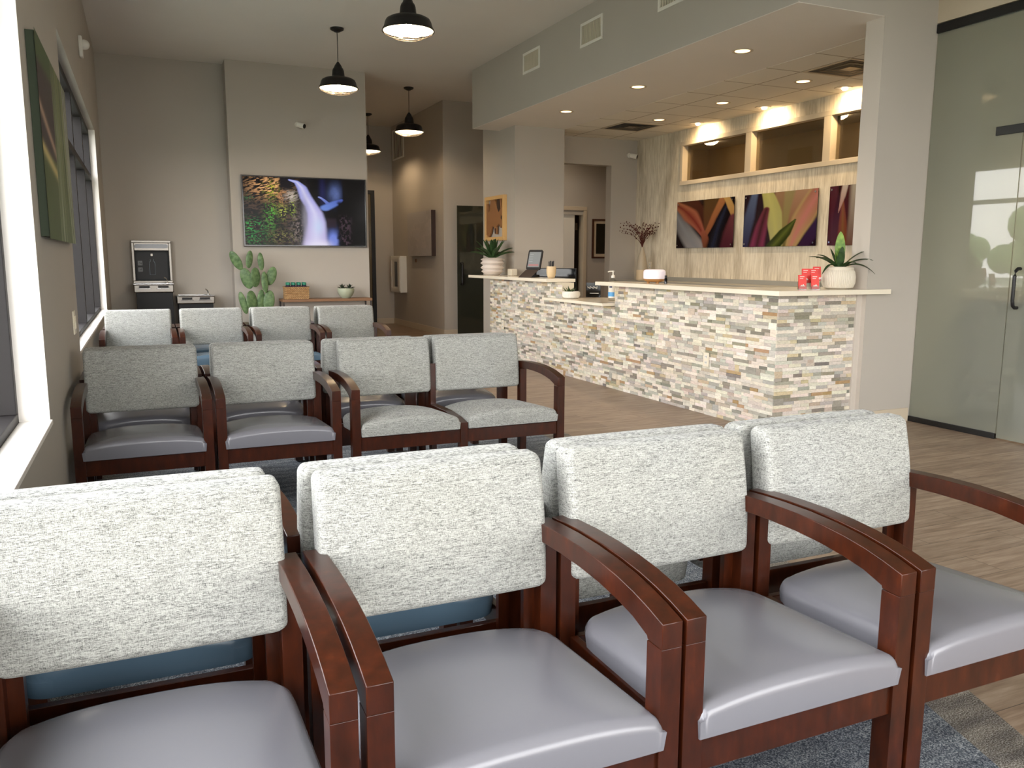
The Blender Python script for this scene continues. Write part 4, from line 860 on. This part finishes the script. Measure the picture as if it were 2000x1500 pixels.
def monitor(loc,rz,w,h,label):
    e=empty('computer_monitor',loc,rz,label,'monitor'); MB().box((-w/2,-.012,-h),(w/2,.012,0)).build('screen_housing',M_dark,e,bevel=.004); MB().box((-w/2+.01,-.0135,-h+.01),(w/2-.01,-.0125,-.01)).build('display',M_gloss,e)
    MB().box((-.03,.012,-h-.1),(.03,.03,-h*.4)).build('stand_neck',M_dark,e); MB().box((-.11,-.08,.73-loc[2]),(.11,.09,.742-loc[2])).build('stand_foot',M_dark,e)
monitor((4.72,9.28,1.165),math.radians(-62),.62,.33,'black computer monitor behind the pen cup')
bs=empty('tabletop_sign',(4.62,8.15,.85),math.radians(-50),'black card sign with pale script behind the white planter','sign')
MB().box((-.085,0,.002),(.085,.008,.165)).build('sign_board',M_gloss,bs); m=MB()
for k in range(3): m.tube([(-.07+.012*i,-.002,.105+.008*math.sin(i*1.9+k)+.006*k) for i in range(11)],.0018,4)
m.box((-.04,-.003,.045),(.065,-.0005,.05)); m.build('script',M_white,bs)
wb_=empty('small_planter',(4.275,8.03,.85),0,'low ribbed white bowl with small greenery on the lower shelf','plant')
MB().lathe([(.06,0),(.088,.012),(.097,.04),(.095,.07),(.088,.078),(.083,.078),(.083,.05)],n=72,ridge=.035,rn=36).build('pot',M_white,wb_,smooth=True)
m=MB()
for k in range(22):
    a=k*2.4; blade(m,(.045*math.cos(a)*(k%3)/2-.02,.045*math.sin(a)*(k%3)/2,.06),(math.cos(a),math.sin(a),0),.07+.02*(k%2),.012,.5+.35*(k%3),.1)
m.build('foliage',M_leaf,wb_,smooth=True)
sn=empty('sanitizer_bottle',(4.455,7.45,.85),0,'clear pump bottle of hand sanitizer with blue label','bottle')
MB().lathe([(.042,0),(.046,.005),(.046,.17),(.038,.2),(.018,.225),(.016,.24)],n=32).build('bottle_body',M_acr,sn,smooth=True)
lab=MB()
lab.add([(.0468*math.cos(t),.0468*math.sin(t),z) for z in (.03,.165) for t in [math.radians(140+k*10) for k in range(14)]],[(k,k+1,k+15,k+14) for k in range(13)]); lb=lab.build('label',M_white,sn)
m=MB(); m.add([(.0474*math.cos(t),.0474*math.sin(t),z) for z in (.045,.09) for t in [math.radians(150+k*10) for k in range(12)]],[(k,k+1,k+13,k+12) for k in range(11)]); m.build('label_band',mat('sky_blue_print',S(86,160,220),.4),lb)
m=MB(); m.add([(.0474*math.cos(t),.0474*math.sin(t),z) for z in (.135,.152) for t in [math.radians(190+k*10) for k in range(5)]],[(k,k+1,k+6,k+5) for k in range(4)]); m.build('label_mark',mat('navy_print',S(30,34,80),.4),lb)
MB().lathe([(.02,.235),(.02,.255),(.01,.265),(.007,.268),(.007,.295),(.012,.297),(.012,.31)],n=20).tube([(0,0,.303),(-.03,.012,.303),(-.05,.02,.296)],.006,8).build('pump',M_white,sn,smooth=True)
# diffuser, vial
df=empty('aroma_diffuser',(4.33,6.50,ZT),0,'white aroma diffuser with wooden base on the long counter','diffuser')
MB().lathe([(.085,.038),(.1,.042),(.102,.06),(.102,.105),(.095,.12),(.08,.127),(0.001,.128)],n=48).build('mist_dome',mat('lit_white_dome',S(236,226,232),.4,emit=S(236,222,236),estr=.12),df,smooth=True)
MB().lathe([(.06,.012),(.088,.022),(.1,.04)],n=48).build('wood_base',M_oakl,df,smooth=True)
for k in range(3): a=k*2.1+.5; MB().lathe([(.012,0),(.014,.016)],c=(.055*math.cos(a),.055*math.sin(a),0),n=12).build('foot',M_oakl,df)
vi=empty('oil_vial',(4.33,6.315,ZT),0,'tiny dark essential oil vial beside the aroma diffuser','bottle'); MB().lathe([(.014,0),(.014,.045),(.009,.052)],n=16).build('vial_body',M_gloss,vi,smooth=True); MB().lathe([(.0105,.052),(.0105,.075)],n=16).build('cap',M_dark,vi)
# card holder and cards
chd=empty('card_holder',(4.60,4.82,ZT),math.radians(-24),'clear tiered acrylic holder of coral cards beside ribbed pot','card holder')
hm=MB()
slots=[(-.075,-.07,0,'front left'),(.02,-.07,0,'front right'),(-.03,-.01,.045,'middle left'),(.03,-.01,.045,'middle right'),(.075,.05,.06,'back right')]
for x,y,z,_ in slots: hm.box((x-.031,y-.008,z),(x+.031,y-.006,z+.03)).box((x-.031,y+.018,z),(x+.031,y+.02,z+.06)).box((x-.031,y-.008,z),(x+.031,y+.02,z+.002)).box((x-.031,y-.008,0),(x-.029,y+.02,z+.02)).box((x+.029,y-.008,0),(x+.031,y+.02,z+.02))
hm.build('holder',M_acr,chd)
for x,y,z,s in slots:
    R_=Matrix.Translation(chd.location)@Matrix.Rotation(math.radians(-24),4,'Z')@Matrix.Translation((x,y,z+.003))
    e=empty('card_stack',R_.translation,math.radians(-24),'stack of coral red cards, %s slot of the clear holder'%s,'cards','coral cards in the holder'); T=Matrix.Rotation(math.radians(-10),4,'X')
    a=MB().box((-.029,-.004,0),(.029,.008,.106)); a.v=[tuple(T@Vector(p)) for p in a.v]; a.build('cards',M_red,e)
    a=MB().box((-.020,-.0048,.090),(.014,-.0041,.094)).box((-.020,-.0048,.077),(.006,-.0041,.080)).prism([(-.016,.020),(-.009,.032),(-.003,.025),(.005,.037),(.018,.020)],1,-.0048,-.0041); a.v=[tuple(T@Vector(p)) for p in a.v]; a.build('printed_mark',M_white,e)
rpz=empty('potted_bromeliad',(4.858,4.79,ZT),0,'strap leaved plant in wide ribbed ivory pot on the right corner of counter','plant')
MB().lathe([(.082,0),(.104,.01),(.118,.045),(.120,.09),(.113,.13),(.104,.143)],n=112,ridge=.03,rn=56).build('pot',M_cer2,rpz,smooth=True)
MB().lathe([(.104,.141),(.107,.147),(.107,.162),(.101,.168),(.095,.166),(.095,.14)],n=56).build('pot_rim',M_cer2,rpz,smooth=True); MB().lathe([(.094,.14),(.0,.145)],n=30,caps=False).build('soil',M_soil,rpz)
m=MB(); rv=Vector((.914,-.406,0)); fv=Vector((.406,.914,0))
def lv(a,b,L_,w_,lf,dr,cu_=.2): d=rv*a+fv*b; blade(m,(d.x*.01,d.y*.01,.15),d,L_,w_,lf,dr,12,cu_)
for a,b,L_,w_,lf,dr in [(-1,.3,.27,.06,.95,.42),(-1,-.25,.28,.06,.80,.42),(-1,-.05,.31,.05,.72,.36),(-.9,-.5,.24,.035,.75,.85),(1,-.4,.30,.06,.62,.70),(1,.0,.32,.035,.86,.30),(1,-.2,.30,.055,.70,.42),(.5,-.8,.20,.05,.8,.5),(-.4,.9,.2,.03,1.1,.1),(.5,.9,.2,.03,1.1,.1),(-.2,-1,.17,.055,1.3,.2),(.1,-1,.18,.06,1.45,.05),(.2,.3,.18,.05,1.45,.05),(-.3,.2,.16,.05,1.35,.05)]: lv(a,b,L_,w_,lf,dr)
m.build('foliage',M_leaf,rpz,smooth=True)
m=MB(); lv(.02,.1,.29,.075,1.5,.02,.4); m.build('young_leaf',M_leafl,rpz,smooth=True)['label']='light green upright young leaf'
# tall vase and twigs on back counter
va=empty('tall_vase',(6.62,10.27,.975),0,'tall two tone stoneware bottle vase on the back counter','vase')
MB().lathe([(.07,0),(.08,.01),(.08,.15)],n=32,caps=True).build('vase_base',mat('beige_glaze',S(206,184,150),.5),va,smooth=True); MB().lathe([(.08,.15),(.072,.24),(.055,.34),(.03,.42),(.022,.46),(.024,.475)],n=32).build('vase_neck',mat('grey_glaze',S(166,154,134),.45),va,smooth=True)
m=MB()
for k in range(30):
    a=k*2.399; sp=.14+.30*((k*7)%11)/11; h=.26+.2*((k*5)%7)/7; P=[]
    for i in range(9):
        t=i/8; r_=sp*t**1.3; P.append((6.62+r_*math.cos(a)*1.0,10.27+r_*math.sin(a)*.55,1.44+h*(1.7*t-.9*t*t)+random.uniform(-.006,.006)))
    P=[(min(x,6.84),y,z) for x,y,z in P]
    m.tube(P,[.0035-.0025*i/8 for i in range(9)],5)
    for i in range(3,9):
        q=Vector(P[i])+Vector((random.uniform(-.012,.012),random.uniform(-.012,.012),random.uniform(-.012,.012))); m.ball(q,random.uniform(.006,.011),6,5)
tw=m.build('dried_twigs',M_dried); setp(tw,'arching dried red brown twigs standing in the tall vase','dried branches')
# office chair behind the desk
oc=empty('office_chair',(5.32,8.0,0),math.radians(70),'black office chair behind the lower shelf of the desk','chair')
MB().prism(rrect(-.24,.5,.24,1.0,.1),1,.2,.26).build('backrest',M_seatfab,oc,bevel=.02); MB().box((-.25,-.25,.44),(.25,.22,.52)).build('seat',M_seatfab,oc,bevel=.03,seg=3); MB().tube([(0,0,.1),(0,0,.44)],.025,12).build('gas_column',M_chrome,oc)
m=MB()
for k in range(5): a=k*2*PI/5; m.tube([(0,0,.1),(.28*math.cos(a),.28*math.sin(a),.07)],.02,8).ball((.28*math.cos(a),.28*math.sin(a),.032),.03,8,6)
m.build('star_base',M_dark,oc)

# ================================================================ OUTDOORS
struct(MB().box((-60,-60,-.4),(60,70,-.3)).build('ground_outside',mat('pale_paving',S(118,122,108),.9)))
def tree(x,y,h,r,label):
    e=empty('shade_tree',(x,y,-.3),0,label,'tree','trees outside the windows'); MB().tube([(0,0,0),(.1,0,h*.35),(0,.1,h*.6)],[.18,.14,.1],10).build('trunk',M_bark,e,smooth=True)
    m=MB()
    for k in range(26):
        a=random.uniform(0,2*PI); q=r*math.sqrt(random.random())*.8; zz=h*.45+random.random()*h*.5
        m.ball((q*math.cos(a),q*math.sin(a),zz),r*random.uniform(.28,.45),10,7)
    m.build('crown',M_tree,e,smooth=True)
tree(-25,24.2,3.5,1.9,'leafy tree outside the far window, seen mirrored in frosted glass')
tree(-25.5,19.5,4.4,2.1,'leafy tree farther right in the mirrored view, taller of the pair'); tree(-27,30.5,2.5,1.8,'low leafy tree at the left of the mirrored view'); tree(-30,8,5.5,3.0,'leafy tree outside the nearest left window')
cbx=empty('low_cabinet',(6.35,4.3,0),0,'dark low cabinet blurred behind the frosted glass','cabinet'); MB().box((-.3,-.42,0),(.3,.3,.95)).build('cabinet_body',M_dark,cbx,bevel=.005); MB().box((-.31,-.43,.95),(.31,.3,.975)).build('cabinet_top',M_oak,cbx)
